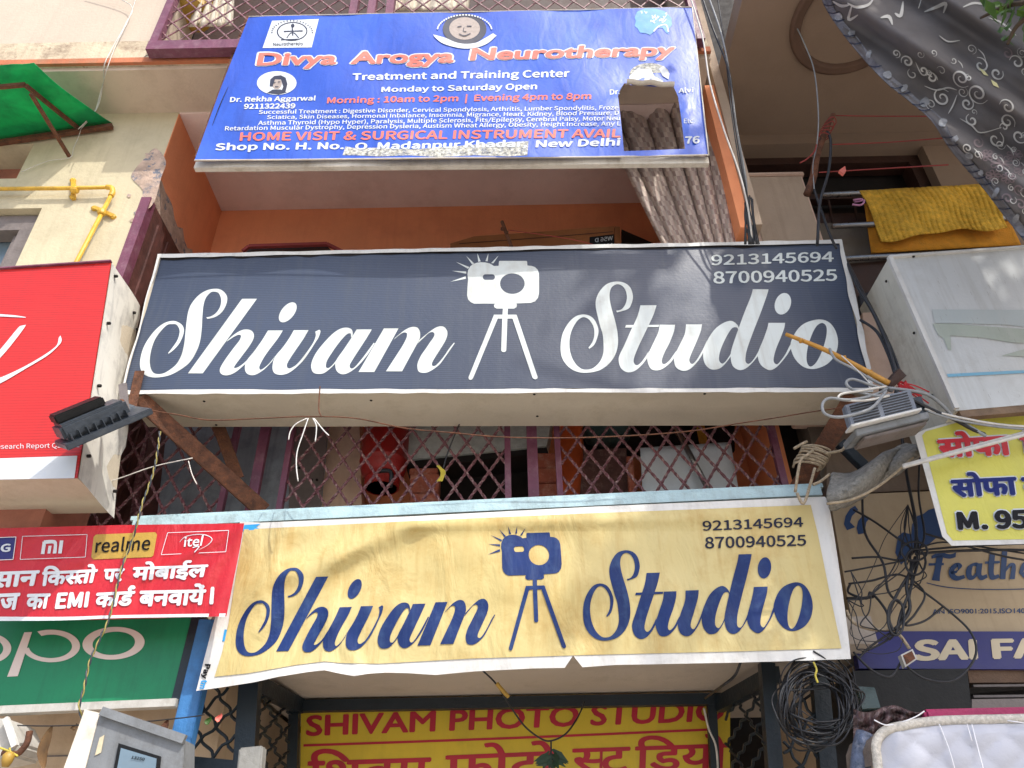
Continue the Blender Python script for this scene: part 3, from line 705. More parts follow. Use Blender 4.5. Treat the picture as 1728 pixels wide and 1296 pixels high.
ribbon(mb, [(1417, 406, 1421, 405), (1419, 432, 1426, 430), (1428, 470, 1437, 470), (1432, 500, 1444, 498), (1445, 540, 1452, 540), (1447, 562, 1458, 560), (1453, 590, 1462, 590), (1462, 620, 1470, 622), (1466, 655, 1474, 658)], onY(YM), .012)
ribbon(mb, [(270, 430, 266, 430), (262, 462, 258, 462), (247, 505, 245, 505), (236, 560, 233, 560), (220, 610, 216, 612), (210, 655, 206, 657)], onY(YM), .012)
link('edge_strip', mb, m_white, ms)
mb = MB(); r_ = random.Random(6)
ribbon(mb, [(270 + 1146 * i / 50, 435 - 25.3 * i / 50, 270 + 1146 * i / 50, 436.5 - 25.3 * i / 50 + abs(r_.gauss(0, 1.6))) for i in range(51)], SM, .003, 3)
link('gap_shadow_line', mb, m_dark, ms).name = 'gap_shadow_strip'  # dark ribbon painted in as the gap shadow under the top strip
mb = MB()
for x, y in ((345, 675), (902, 669), (1191, 666), (366, 716), (907, 711), (627, 669)):
    p = UZ(x, y, cw[2].z if x > 840 else cw[3].z)
    mb.lathe(Vector((p.x, min(max(p.y, YM + .03), YM + DM - .02), (cw[3].z + (cw[2].z - cw[3].z) * (p.x - cw[3].x) / (cw[2].x - cw[3].x)) + .002)), [(.007, 0), (.007, -.004), (.004, -.006)], 8)
link('screw', mb, m_dark, ms)

# script lettering traced as stroke outlines: (edge, edge) pairs; k, ox, oy bring every set to one drawing space
A1 = (7.2, 230, 464); A2 = (8.64, 430, 490); A3 = (8.64, 590, 490); A4 = (8.64, 750, 420); A5 = (8.64, 770, 500); A6 = (7.2, 935, 464); A7 = (7.2, 1110, 464); A8 = (7.2, 1260, 464)
STR = [
(A1, [(390,958,388,945),(460,905,440,880),(530,820,500,790),(575,710,527,690),(570,630,510,630),(520,580,480,600),(450,558,440,597),(350,580,375,607),(250,650,300,680),(150,770,230,780),(80,900,185,900),(45,1050,165,1020),(55,1150,172,1120),(100,1210,205,1185),(180,1242,260,1204),(290,1242,330,1195),(410,1215,410,1150),(530,1155,490,1080),(650,1060,550,970),(730,930,583,830),(775,800,597,700),(795,650,612,560),(803,500,635,430),(818,360,680,335),(850,270,760,245),(905,212,850,190),(950,203,945,168),(1000,220,1030,180),(1030,290,1098,250),(1020,380,1098,340),(970,460,1045,445),(905,503,960,510),(850,515,865,533)]),
(A1, [(1285,290,1465,290),(628,1195,808,1195)]),
(A1, [(1115,785,1095,812),(1200,715,1180,755),(1290,668,1240,728),(1370,665,1270,735),(1420,700,1272,750),(1425,770,1250,800),(1370,870,1180,890),(1280,990,1085,1020),(1205,1090,1020,1130),(1187,1125,1022,1190),(1205,1130,1070,1218),(1240,1118,1140,1212),(1290,1085,1220,1170),(1345,1035,1320,1085)]),
(A2, [(408,585,192,585),(330,710,108,723),(200,880,-12,891),(120,1000,-114,1017),(68,1105,-144,1107),(72,1150,-132,1191),(95,1155,-72,1233),(150,1120,12,1227),(220,1055,132,1155),(300,950,252,1035)]),
(A2, [(782,580,568,580),(710,705,500,700),(600,865,400,840),(510,1000,300,960),(470,1075,262,1070),(475,1125,262,1165),(510,1138,310,1220),(560,1115,420,1228),(610,1080,540,1175),(690,990,690,1040),(790,855,790,905),(855,755,870,780),(888,665,930,685),(885,620,957,600),(878,603,940,574)]),
(A2, [(1405,690,1424,665),(1402,650,1428,620),(1395,627,1405,565),(1350,635,1330,543),(1290,690,1230,568),(1200,800,1110,655),(1110,930,960,820),(1055,1020,870,950),(1036,1085,822,1080),(1042,1125,838,1178),(1075,1132,900,1217),(1120,1100,1010,1205),(1180,1030,1120,1120),(1200,1000,1180,1055)]),
(A2, [(1705,570,1485,570),(1630,695,1400,705),(1520,865,1290,870),(1430,1005,1195,1005),(1385,1085,1173,1090),(1392,1132,1195,1175),(1425,1138,1260,1220),(1460,1115,1340,1212),(1510,1060,1440,1155),(1590,960,1540,1065),(1660,865,1650,930),(1735,762,1748,775)]),
(A3, [(500,555,712,555),(130,1190,360,1190)]),
(A3, [(665,690,640,720),(730,635,700,670),(810,575,770,620),(900,535,815,615),(980,540,838,635),(1020,590,830,690),(1028,660,800,755),(1010,730,760,825),(900,930,680,950),(765,1180,530,1180)]),
(A3, [(1015,725,990,775),(1100,655,1080,690),(1190,585,1150,625),(1280,533,1205,607),(1360,527,1238,635),(1410,570,1220,690),(1425,640,1170,760),(1395,735,1110,850),(1320,860,1040,950),(1240,985,995,1050),(1203,1055,987,1110),(1203,1095,1005,1180),(1235,1103,1070,1202),(1285,1070,1160,1185),(1380,955,1300,1090),(1450,850,1400,960),(1522,762,1532,770)]),
(A6, [(428,898,418,884),(490,845,465,815),(530,745,488,735),(538,660,483,640),(500,560,440,560),(440,500,395,522),(350,480,345,515),(255,508,285,555),(170,590,225,650),(105,710,192,755),(80,850,188,880),(90,985,212,990),(145,1085,262,1080),(225,1152,330,1138),(330,1187,400,1150),(455,1183,475,1130),(570,1150,555,1055),(670,1075,598,950),(740,975,600,830),(775,850,590,720),(770,700,560,620),(742,560,530,500),(705,430,507,390),(680,320,512,290),(675,225,560,190),(700,150,645,108),(765,113,755,80),(830,135,860,98),(872,195,930,160),(885,280,958,260),(862,365,940,350),(815,420,895,415),(755,435,765,455)]),
(A6, [(875,608,862,640),(1275,605,1270,632)]),
(A6, [(1245,368,1050,368),(1205,490,1010,510),(1140,630,930,680),(1075,765,855,850),(1010,905,795,975),(970,1015,786,1050),(972,1070,815,1135),(1005,1097,890,1182),(1055,1065,980,1165),(1110,990,1070,1090),(1150,925,1135,1005)]),
(A6, [(1470,605,1282,605),(1455,690,1265,700),(1400,830,1190,860),(1345,935,1137,980),(1310,1030,1138,1060),(1318,1078,1175,1138),(1350,1080,1240,1160),(1400,1040,1320,1140),(1440,985,1410,1070),(1490,915,1460,1005)]),
(A7, [(537,600,343,600),(518,695,325,725),(450,860,250,880),(400,975,203,985),(383,1035,198,1045),(400,1075,225,1125),(435,1075,300,1165),(475,1030,380,1150),(520,955,460,1080),(555,890,520,1000),(600,790,560,925)]),
(A7, [(978,700,990,660),(972,650,970,612),(945,635,920,567),(900,650,860,560),(845,730,770,598),(795,830,680,675),(760,920,600,800),(745,990,553,930),(748,1045,563,1055),(780,1077,620,1132),(820,1060,690,1150),(855,1010,770,1125),(890,950,850,1040),(900,920,890,980)]),
(A7, [(1345,175,1155,173),(1325,250,1130,265),(1250,460,1055,450),(1160,690,975,670),(1085,900,895,910),(1065,1010,887,1020),(1070,1060,915,1110),(1105,1080,990,1155),(1150,1045,1070,1135),(1200,970,1150,1065),(1250,875,1215,985)]),
(A7, [(1547,582,1345,582),(1535,650,1328,655),(1490,770,1280,790),(1440,890,1228,915),(1410,1000,1217,1000),(1412,1060,1255,1095),(1450,1085,1350,1155),(1500,1035,1430,1130),(1555,955,1510,1050),(1600,865,1575,965),(1625,830,1620,890)]),
(A8, 'o', [(880,540,920,583),(1000,575,965,620),(1080,680,973,700),(1110,820,950,820),(1080,960,905,950),(1000,1065,850,1055),(900,1122,800,1105),(790,1143,765,1110),(680,1110,738,1075),(585,1015,727,1000),(535,880,742,880),(550,780,775,770),(620,660,815,675),(720,580,860,610)]),
]
def rays_():
    R = [((90,478),(308,400),(313,436)),((110,320),(318,330),(318,362)),((165,188),(362,265),(345,290)),((318,103),(432,210),(405,228)),((480,65),(528,182),(492,188)),((642,65),(630,180),(598,178)),((790,95),(715,210),(680,208))]
    return [(A4, r) for r in R]
def toP(A, x, y): return (x / A[0] + A[1], y / A[0] + A[2])
def studio_art(S, xf, cut):
    mb = MB(); lf = .0015
    for i, e in enumerate(STR):
        A = e[0]; closed = e[1] == 'o'; pr = e[2] if closed else e[1]
        P = [(*toP(A, a, b), *toP(A, c, d)) for a, b, c, d in pr]
        ribbon(mb, P, S, lf + .0004 * (i % 3), 5 if len(P) > 2 else 1, closed, cut, xf)
    def pl(loops, l):
        vs, fs = poly2d(loops); vs2, fs2 = gridcut([xf(*v) for v in vs], fs, cut); emit(mb, vs2, fs2, S, l)
    pl([[toP(A2, *p) for p in ell(480, 320, 172, 93, -.89, 32)]], lf)
    pl([[toP(A7, *p) for p in ell(1520, 350, 134, 96, -1.25, 32)]], lf)
    body = [(800,175),(1195,175),(1205,185),(1210,243),(1270,248),(1320,266),(1360,305),(1378,360),(1380,440),(1380,560),(1378,650),(1362,715),(1320,765),(1260,787),(1050,795),(1055,815),(1050,850),(1015,870),(760,870),(728,850),(722,820),(740,798),(430,798),(380,775),(345,735),(330,680),(336,560),(345,440),(335,370),(345,310),(375,255),(420,220),(470,202),(530,194),(600,198),(660,213),(700,235),(720,250),(790,246),(795,190)]
    slot = [(598 + 0 + 40 * math.cos(t), 411 + 41 * math.sin(t)) for t in (math.pi / 2 + math.pi * k / 8 for k in range(9))] + [(697 + 40 * math.cos(t), 411 + 41 * math.sin(t)) for t in (-math.pi / 2 + math.pi * k / 8 for k in range(9))]
    pl([[toP(A4, *p) for p in body], [toP(A4, *p) for p in ell(990, 507, 180, 150, 0, 30)], [toP(A4, *p) for p in slot]], lf)
    for A, r in rays_(): pl([[toP(A, *p) for p in r]], lf)
    pl([[toP(A5, *p) for p in ((545,268),(878,268),(850,325),(575,325))]], lf + .0004)
    pl([[toP(A5, *p) for p in ((680,175),(752,175),(745,325),(728,790),(715,808),(692,814),(668,808),(655,790),(670,325))]], lf + .0008)
    pl([[toP(A5, *p) for p in ((548,275),(605,322),(245,1190),(230,1212),(205,1220),(183,1208),(178,1180))]], lf + .0012)
    pl([[toP(A5, *p) for p in ((880,272),(1185,1175),(1180,1200),(1150,1212),(1120,1198),(1108,1180),(820,325))]], lf + .0016)
    return mb
ident = lambda x, y: (x, y)
link('lettering', studio_art(SM, ident, 25), m_letter, ms)
mb = MB(); text(mb, '9213145694', ((1200, 430), (1407, 424), (1407, 442), (1200, 448)), SM, .022, INTER, cut=40, copies=5); text(mb, '8700940525', ((1203, 458), (1412, 454), (1413, 474), (1204, 479)), SM, .022, INTER, cut=40, copies=5)
link('phone_number', mb, m_letter, ms)

# ------------------------------------------------------------------ yellow studio banner (same artwork)
def homog(src, dst):        # least squares plane-to-plane map of the artwork
    import numpy as np
    A = []
    for (x, y), (u, v) in zip(src, dst):
        A.append([x, y, 1, 0, 0, 0, -u * x, -u * y, -u]); A.append([0, 0, 0, x, y, 1, -v * x, -v * y, -v])
    A = np.array(A, float); s = 1000.; D = np.diag([1 / s, 1 / s, 1, 1 / s, 1 / s, 1, 1 / s / s, 1 / s / s, 1 / s])
    h = D @ np.linalg.svd(A @ D)[2][-1]
    def f(x, y):
        d = h[6] * x + h[7] * y + h[8]; return float((h[0] * x + h[1] * y + h[2]) / d), float((h[3] * x + h[4] * y + h[5]) / d)
    return f
src = [(864.6, 478.7), (795, 639), (903, 638), (236.5, 609), (258, 636.5), (1414, 578), (1370, 623), (1039, 475), (365, 488), (1199, 439), (1407, 433)]
dst = [(909, 932.5), (860.7, 1091), (951, 1089), (400, 1082), (417, 1111), (1368.4, 1022), (1341.5, 1067.5), (1054.5, 925), (495, 960), (1186, 889), (1355, 882)]
XB = homog(src, dst)
YBN = -.75
def ysBan(x, y):
    g = .012 * math.sin(x * .008 + .5) * math.sin((y - 860) * .011)
    def fold(x0, y0, x1, y1, a, s):
        dx, dy = x1 - x0, y1 - y0; l = math.hypot(dx, dy); t = ((x - x0) * dx + (y - y0) * dy) / l; n = ((x - x0) * -dy + (y - y0) * dx) / l
        e = math.exp(-(max(0, -t, t - l) / 40) ** 2); return a * math.exp(-(n / s) ** 2) * e
    g += fold(700, 885, 500, 965, .034, 20) + fold(560, 950, 440, 1060, .024, 18) + fold(480, 905, 440, 1000, .018, 15) + fold(705, 885, 1200, 872, .022, 13) - fold(640, 920, 560, 1010, .012, 20)
    g += fold(560, 1040, 546, 1130, .016, 13) + fold(590, 1100, 610, 1135, .010, 12) + fold(965, 1070, 962, 1110, .008, 8) + fold(1395, 850, 1425, 1100, .010, 8) + fold(800, 1000, 1180, 985, .006, 25)
    g += .003 * math.sin(x * .05 + y * .03) + .004 * math.sin(y * .045 - x * .012)
    return g
SN = lambda x, y, l=0.0: U(x, y, YBN - ysBan(x, y) - l)
yb = thing('studio_banner', 'yellow cloth studio banner with blue script and camera emblem, wavy white lower edge', 'banner')
outl = [(405, 880), (440, 882), (700, 871), (1000, 855), (1392, 838), (1398, 846), (1408, 905), (1420, 985), (1430, 1060), (1436, 1112), (1350, 1115), (1250, 1118), (1100, 1121), (1040, 1122), (983, 1126), (967, 1106), (953, 1127), (900, 1128), (800, 1133), (735, 1139), (690, 1136), (650, 1135), (620, 1137), (598, 1141), (575, 1137), (548, 1131), (520, 1134), (470, 1142), (430, 1151), (380, 1159), (331, 1166), (345, 1110), (362, 1045), (380, 985), (398, 920)]
mb = MB(); vs, fs = poly2d([outl]); emit(mb, vs, fs, SN, 0, 7); link('white_backing', mb, m_white, yb, True)
inn = [(412, 893), (440, 892), (700, 879), (1000, 866), (1368, 852), (1380, 900), (1400, 1000), (1420, 1094), (1250, 1099), (1000, 1105), (800, 1111), (640, 1120), (575, 1119), (548, 1116), (500, 1122), (420, 1136), (362, 1142), (375, 1100), (386, 1050), (400, 960)]
mb = MB(); vs, fs = poly2d([inn]); emit(mb, vs, fs, SN, .0035, 7); link('yellow_field', mb, m_yban, yb, True)
link('lettering', studio_art(lambda x, y, l=0.0: SN(x, y, l + .0045), XB, 7), m_bluelet, yb)
mb = MB(); text(mb, '9213145694', ((1185, 879), (1355, 872), (1356, 889), (1186, 896)), SN, .02, INTER, lift=.006, cut=20, copies=5); text(mb, '8700940525', ((1189, 906), (1360, 902), (1361, 921), (1190, 926)), SN, .02, INTER, lift=.006, cut=20, copies=5)
link('phone_number', mb, m_digits, yb)
mb = MB(); vs, fs = poly2d([[(379, 1062), (396, 1064), (390, 1071), (388, 1083), (375, 1082)]]); emit(mb, vs, fs, SN, .003); vs, fs = poly2d([[(412, 886), (440, 884), (432, 889), (438, 893), (410, 896)]]); emit(mb, vs, fs, SN, .003)
text(mb, 'tm', ((350, 1148), (346, 1163), (336, 1162), (340, 1147)), SN, .05, INTER, lift=.003); link('cyan_print', mb, M('paytm_cyan', (40, 150, 215), .5, .05, 5, 0, bump=.05), yb)
mb = MB(); text(mb, 'Pay', ((356, 1121), (349, 1146), (338, 1145), (343, 1120)), SN, .05, INTER, lift=.003); link('side_print', mb, m_blackink, yb)
tb = thing('banner_rail', 'pale blue painted angle rail along the top of the yellow banner', 'rail')
mb = MB(); mb.bar(U(225, 884, -.70), U(1385, 829, -.70), .045, .02); mb.bar(U(225, 879, -.66), U(1385, 823, -.66), .02, .06); link('angle', mb, M('pale_blue_paint', (168, 196, 204), .5, .1, 8, .6, (110, 120, 120), 12, .3, .3), tb)

# ------------------------------------------------------------------ red finance banner, left
YR = -.86
def ysR(x, y):
    def fold(x0, y0, x1, y1, a, s):
        dx, dy = x1 - x0, y1 - y0; l = math.hypot(dx, dy); t = ((x - x0) * dx + (y - y0) * dy) / l; n = ((x - x0) * -dy + (y - y0) * dx) / l
        return a * math.exp(-(n / s) ** 2) * math.exp(-(max(0, -t, t - l) / 25) ** 2)
    return fold(400, 890, 260, 965, .012, 9) + fold(410, 895, 340, 985, .012, 8) + fold(0, 985, 130, 945, .006, 8) + fold(405, 905, 360, 1040, .008, 7) + .003 * math.sin(x * .06 + y * .04) + .006 * math.sin(x * .02)
SR = lambda x, y, l=0.0: U(x, y, YR - ysR(x, y) - l)
rb = thing('finance_banner', 'red cloth phone finance banner with white Hindi lines and phone brand boxes', 'banner')
mb = MB(); vs, fs = poly2d([[(-60, 893), (200, 886), (412, 883), (405, 925), (393, 985), (382, 1040), (150, 1046), (-60, 1048)]]); emit(mb, vs, fs, SR, 0, 7); link('cloth', mb, m_redban, rb, True)
mb = MB()
ribbon(mb, [(-60, 1040, -60, 1048), (100, 1041, 100, 1047), (200, 1038, 200, 1043), (381, 1035, 380, 1040.5)], SR, .003)
def frame2(mb, q, wd, S, lift):
    c = list(q); 
    for a, b in zip(c, c[1:] + c[:1]): stroke(mb, [a, b], wd, S, lift); lift += .0003
frame2(mb, [(38, 905), (147, 902), (144, 940), (34, 944)], 1.0, SR, .003); frame2(mb, [(283, 899), (386, 895), (381, 931), (272, 936)], 1.0, SR, .003); frame2(mb, [(-20, 908), (27, 906), (22, 944), (-25, 946)], 1.2, SR, .006)
stroke(mb, [(303, 915), (312, 906), (330, 902), (348, 903), (358, 910), (350, 920), (335, 928)], 1.4, SR, .003, taper=True)
text(mb, 'itel', ((312, 905), (344, 903), (340, 921), (310, 923)), SR, .01, lift=.003)
stroke(mb, [(325, 924), (336, 922), (328, 932)], 1.6, SR, .003)
mb2 = mb
for pts in (((74, 914), (70, 934)),): pass
ribbon(mb, [(72, 914, 78, 914), (69, 935, 75, 935)], SR, .003, 1); ribbon(mb, [(74, 912, 74, 918), (88, 911, 88, 917), (96, 915, 91, 920), (95, 934, 89, 934)], SR, .0035, 3); ribbon(mb, [(82, 921, 87, 921), (80, 934, 85, 934)], SR, .003, 1); ribbon(mb, [(101, 912, 107, 912), (98, 934, 104, 934)], SR, .003, 1)
for raw, q in ((compose('\u0938\u093e\u0928'), ((-12, 965), (68, 962), (62, 989), (-16, 993))),
               (compose('\u093f\u0915', 'HS', '\u0924\u094b'), ((73, 955), (168, 951), (160, 984), (68, 990))),
               (compose('\u092a\u0930'), ((176, 960), (211, 959), (206, 981), (173, 984))),
               (compose('\u092e\u094b\u092c\u093e\u0908\u0932'), ((226, 948), (354, 944), (347, 977), (221, 984))),
               (compose('\u092c\u094d\u092f\u093e\u091c'[3:]), ((-8, 1002), (35, 1000), (30, 1029), (-14, 1031))),
               (compose('\u0915\u093e'), ((46, 1002), (86, 1001), (81, 1027), (42, 1029))),
               (compose('\u0915\u093e\u0921', 'REPH'), ((165, 990), (232, 987), (222, 1022), (158, 1026))),
               (compose('\u092c\u0928\u0935\u093e\u092f\u0947\u0902'), ((238, 986), (350, 984), (345, 1021), (232, 1024))),
               (compose('\u0964'), ((356, 990), (362, 990), (360, 1020), (353, 1020)))):
    text(mb, '', q, SR, .042, raw=raw, lift=.0035, cut=8, copies=6)
text(mb, 'EMI', ((97, 1000), (152, 998), (148, 1025), (92, 1028)), SR, .05, INTER, lift=.003, cut=8, copies=6)
link('white_print', mb, m_wprint, rb)
mb = MB(); vs, fs = poly2d([[(-20, 908), (26, 907), (21, 943), (-25, 945)]]); emit(mb, vs, fs, SR, .0025, 14); link('logo_box', mb, m_indigo, rb)
mb = MB(); text(mb, 'NG', ((-16, 919), (19, 917), (17, 931), (-18, 933)), SR, .04, INTER, lift=.005); link('logo_text', mb, m_wprint, rb)
mb = MB(); vs, fs = poly2d([[(162, 902), (262, 898), (265, 902), (259, 937), (255, 940), (157, 944), (154, 940), (158, 906)]]); emit(mb, vs, fs, SR, .0025, 14); link('logo_box', mb, m_ochre, rb)
mb = MB(); text(mb, 'realme', ((163, 908), (256, 903), (252, 928), (160, 933)), SR, .012, INTER, lift=.005); link('logo_text', mb, m_blackink, rb)

# ------------------------------------------------------------------ lightboxes
def lightbox(name, label, quad, Y, depth, facem, sidem, face_name='face_panel'):
    t = thing(name, label, 'sign'); q = [U(*p, Y) for p in quad]
    mb = MB(); mb.plate(q, (0, .006, 0)); link(face_name, mb, facem, t)
    f = [p + Vector((0, .008, 0)) for p in q]; mb = MB(); mb.hexa(f, [p + Vector((0, depth, 0)) for p in f]); link('casing', mb, sidem, t)
    return t
YG = -.67
SG = onY(YG)
gb = lightbox('phone_shop_lightbox', 'green phone shop sign box below the red banner with pale rounded letters', [(-120, 1030), (338, 1030), (300, 1183), (-120, 1201)], YG, .12, m_green, m_galv)
mb = MB()
ribbon(mb, [(a[0], a[1], b[0], b[1]) for a, b in zip(ell(191.6, 1085.5, 52.5, 27.5, -.06, 20), ell(192, 1085.5, 36, 19.5, -.1, 20))], SG, .002, 3, True)
def pbowl(cx, cy):
    P = []
    for k in range(22):
        t = math.radians(-118 + (172 + 118) * k / 21); w_ = 1 - .25 * (k / 21)
        P.append((cx + 49 * math.cos(t), cy + 27.5 * math.sin(t), cx + (49 - 15 * w_) * math.cos(t), cy + (27.5 - 8.5 * w_) * math.sin(t)))
    return P
ribbon(mb, pbowl(86, 1090), SG, .002, 3)
ribbon(mb, [(41, 1067, 54, 1066.5), (12, 1142, 30, 1141)], SG, .0025, 1)
ribbon(mb, pbowl(-30, 1094), SG, .002, 3)
link('lettering', mb, m_pinkwhite, gb)
mb = MB(); mb.bar(U(-120, 1205, YG - .01), U(300, 1187, YG - .01), .03, .05); link('bottom_trim', mb, m_lightgrey, gb)
mb = MB(); mb.bar(U(338, 1040, YG + .02), U(303, 1186, YG + .02), .05, .06, (0, -1, 0)); link('side_trim', mb, m_dkframe, gb)

YI = -1.1
q = [(-160, 466), (187, 443), (130, 806), (-160, 811)]
ib = lightbox('red_lightbox', 'large glossy red sign box with a white script swash and bent white metal side', q, YI, .345, m_red, m_sheetlow)
SI = onY(YI - .0)
mb = MB(); vs, fs = poly2d([[(-160, 779), (130.5, 769), (125.5, 807), (-160, 812)]]); emit(mb, vs, fs, SI, .004); link('white_band', mb, m_wprint, ib)
mb = MB()
ribbon(mb, [(-40, 526, -40, 534), (0, 530, 0, 534), (25, 532, 22, 535), (44, 535, 43, 536)], SI, .003)
ribbon(mb, [(44, 548, 34, 550), (36, 560, 28, 556), (10, 593, 0, 590), (-20, 625, -28, 620)], SI, .003)
ribbon(mb, [(102, 566, 99, 570), (104, 575, 96, 582), (98, 584, 82, 594), (80, 600, 58, 609), (45, 621, 30, 624), (0, 647, -2, 638), (-40, 662, -40, 650)], SI, .0035)
text(mb, 'Counterpoint Research Report Q2 2021', ((-96, 751), (134, 746), (134, 757), (-96, 762)), SI, .0, INTER, lift=.003)
link('white_print', mb, m_wprint, ib)
# bent, dented side sheet
c0 = [U(187, 443, YI), U(130, 806, YI)]
mb = MB(); vs = []; rr = random.Random(4); NN = 14
for j in range(NN + 1):
    t = j / NN; a = c0[0] * (1 - t) + c0[1] * t
    for i in range(9):
        s_ = i / 8; p = a + Vector((.006 + .010 * math.sin(t * 9 + s_ * 3) * s_ + .014 * math.sin(t * 21) * s_ ** 2, .36 * s_ + .0, -.03 * s_ * (t > .96)))
        if i == 8: p += Vector((0, rr.uniform(-.02, .015), 0))
        vs.append(p)
mb.add(vs, [(j * 9 + i, j * 9 + i + 1, j * 9 + i + 10, j * 9 + i + 9) for j in range(NN) for i in range(8)])
link('side_sheet', mb, M('bent_white_sheet', (218, 216, 208), .4, .06, 3, .6, (132, 130, 130), 5, .6, .4, 9), ib, True)
mb = MB()
for t, s_ in ((.05, .1), (.3, .1), (.6, .1), (.09, .75), (.14, .93), (.93, .85), (.9, .1)):
    a = c0[0] * (1 - t) + c0[1] * t; mb.lathe(a + Vector((.02, .36 * s_, 0)), [(.008, -.01), (.008, .004), (.004, .007)], 8, (1, 0, 0))
link('screw', mb, m_dark, ib)
mb = MB(); mb.bar(U(-160, 464, YI - .004), U(188, 441, YI - .004), .008, .02); link('top_trim', mb, m_purple, ib)

YWB = -1.1
q = [(1500, 434), (1900, 405), (1900, 668), (1613, 693)]
wb = lightbox('white_lightbox', 'large weathered white sign box with faded green shapes and a thin blue line', q, YWB, .40, m_wbox, m_galv)
SW = onY(YWB)
mb = MB(); vs, fs = poly2d([[(1573, 522), (1740, 523), (1740, 553), (1700, 548), (1640, 546), (1578, 545)]]); emit(mb, vs, fs, SW, .003); link('faded_band', mb, m_fadegrey, wb)
mb = MB(); vs, fs = poly2d([[(1574, 546), (1600, 546), (1740, 556), (1740, 580), (1700, 577), (1660, 570), (1604, 566), (1605, 591), (1600, 590), (1592, 570), (1584, 566)]]); emit(mb, vs, fs, SW, .0035)
vs, fs = poly2d([[(1690, 600), (1740, 586), (1740, 602)]]); emit(mb, vs, fs, SW, .0035); link('faded_letter', mb, m_fadegreen, wb)
mb = MB(); ribbon(mb, [(1598, 631, 1600, 636), (1740, 624, 1740, 629)], SW, .004, 1); link('blue_line', mb, m_fadeblue, wb)
mb = MB()
r0, r1 = U(1501, 434, YWB - .004), U(1614, 690, YWB - .004); mb.bar(r0, r1, .022, .02); mb.bar(U(1500, 434, YWB - .006), U(1900, 405, YWB - .006), .012, .02); link('corner_trim', mb, m_white, wb)
mb = MB(); mb.bar(U(1614, 693, YWB + .02) + Vector((0, 0, -.02)), U(1900, 668, YWB + .02) + Vector((0, 0, -.02)), .05, .035); link('bottom_trim', mb, M('brown_stained_trim', (130, 108, 88), .8, .2, 12, .6, (80, 60, 44), 16, 0, .4), wb)
rr = random.Random(9); mb = MB()
for k in range(60):
    x, y = rr.uniform(1580, 1728), rr.uniform(455, 670)
    if x < 1505 + (y - 440) * .46: continue
    l = rr.uniform(2, 9); stroke(mb, [(x, y), (x + l * .5, y + l)], rr.uniform(.5, 1.1), SW, .005, taper=True)
link('scratch', mb, m_greyframe, wb)['kind'] = 'stuff'
mb = MB()
for x, y in ((1541, 433),): mb.lathe(U(x, y, YWB - .003), [(.008, 0), (.008, .006), (.003, .008)], 8, (0, -1, 0))
for t, s_ in ((.1, .2), (.5, .1), (.85, .25), (.2, .9)): a = r0 * (1 - t) + r1 * t; mb.lathe(a + Vector((-.012, .4 * s_, 0)), [(.007, 0), (.007, .005), (.003, .008)], 8, (-1, 0, 0))
link('screw', mb, m_dark, wb)

# ------------------------------------------------------------------ yellow sofa repair banner
YS = -1.0
SS = lambda x, y, l=0.0: U(x, y, YS - l - .006 * math.sin(x * .03 + y * .02) - .003 * math.sin(y * .06))
sb = thing('sofa_banner', 'lemon yellow Hindi sofa banner with a white border under the white sign box', 'banner')
mb = MB(); vs, fs = poly2d([[(1543, 733), (1560, 725), (1640, 702), (1900, 690), (1900, 905), (1728, 918), (1606, 921), (1590, 905)]]); emit(mb, vs, fs, SS, 0, 16); link('white_border', mb, m_white, sb, True)
mb = MB(); vs, fs = poly2d([[(1556, 735), (1562, 728), (1640, 706), (1900, 694), (1900, 900), (1728, 910), (1608, 912), (1598, 900)]]); emit(mb, vs, fs, SS, .0012, 16); link('yellow_field', mb, m_ylw, sb, True)
sofa = compose('\u0938\u094b\u092b\u093e')
rip = compose('\u093f\u0930\u092a\u0947\u092f\u0930'); ka = compose('\u0915\u093e')
mb = MB()
text(mb, '', ((1578, 728), (1703, 719), (1712, 771), (1583, 775)), SS, .085, raw=sofa, lift=.003, cut=24, copies=7); text(mb, '', ((1716, 723), (1880, 714), (1886, 760), (1722, 770)), SS, .08, raw=rip, lift=.003, cut=24, copies=6)
text(mb, '', ((1600, 796), (1715, 790), (1722, 838), (1605, 842)), SS, .085, raw=sofa, lift=.003, cut=24, copies=7); text(mb, '', ((1720, 803), (1800, 799), (1804, 838), (1726, 840)), SS, .08, raw=ka, lift=.003, cut=24, copies=6)
text(mb, 'M. 950', ((1610, 861), (1763, 856), (1768, 893), (1614, 897)), SS, .085, INTER, lift=.003, cut=24, copies=7)
link('letter_outline', mb, m_wprint, sb)
mb = MB(); text(mb, '', ((1579, 730), (1702, 721), (1710, 769), (1584, 773)), SS, .045, raw=sofa, lift=.008, cut=24, copies=6); text(mb, '', ((1718, 725), (1880, 716), (1886, 758), (1724, 768)), SS, .045, raw=rip, lift=.008, cut=24, copies=6); link('lettering', mb, m_redink, sb)
mb = MB(); text(mb, '', ((1602, 798), (1713, 792), (1720, 836), (1607, 840)), SS, .045, raw=sofa, lift=.008, cut=24, copies=6); text(mb, '', ((1722, 805), (1800, 801), (1804, 836), (1728, 838)), SS, .045, raw=ka, lift=.008, cut=24, copies=6); link('lettering', mb, m_blueink, sb)
mb = MB(); text(mb, 'M. 950', ((1613, 863), (1761, 858), (1766, 891), (1617, 895)), SS, .05, INTER, lift=.008, cut=24, copies=6); link('lettering', mb, m_blackink, sb)

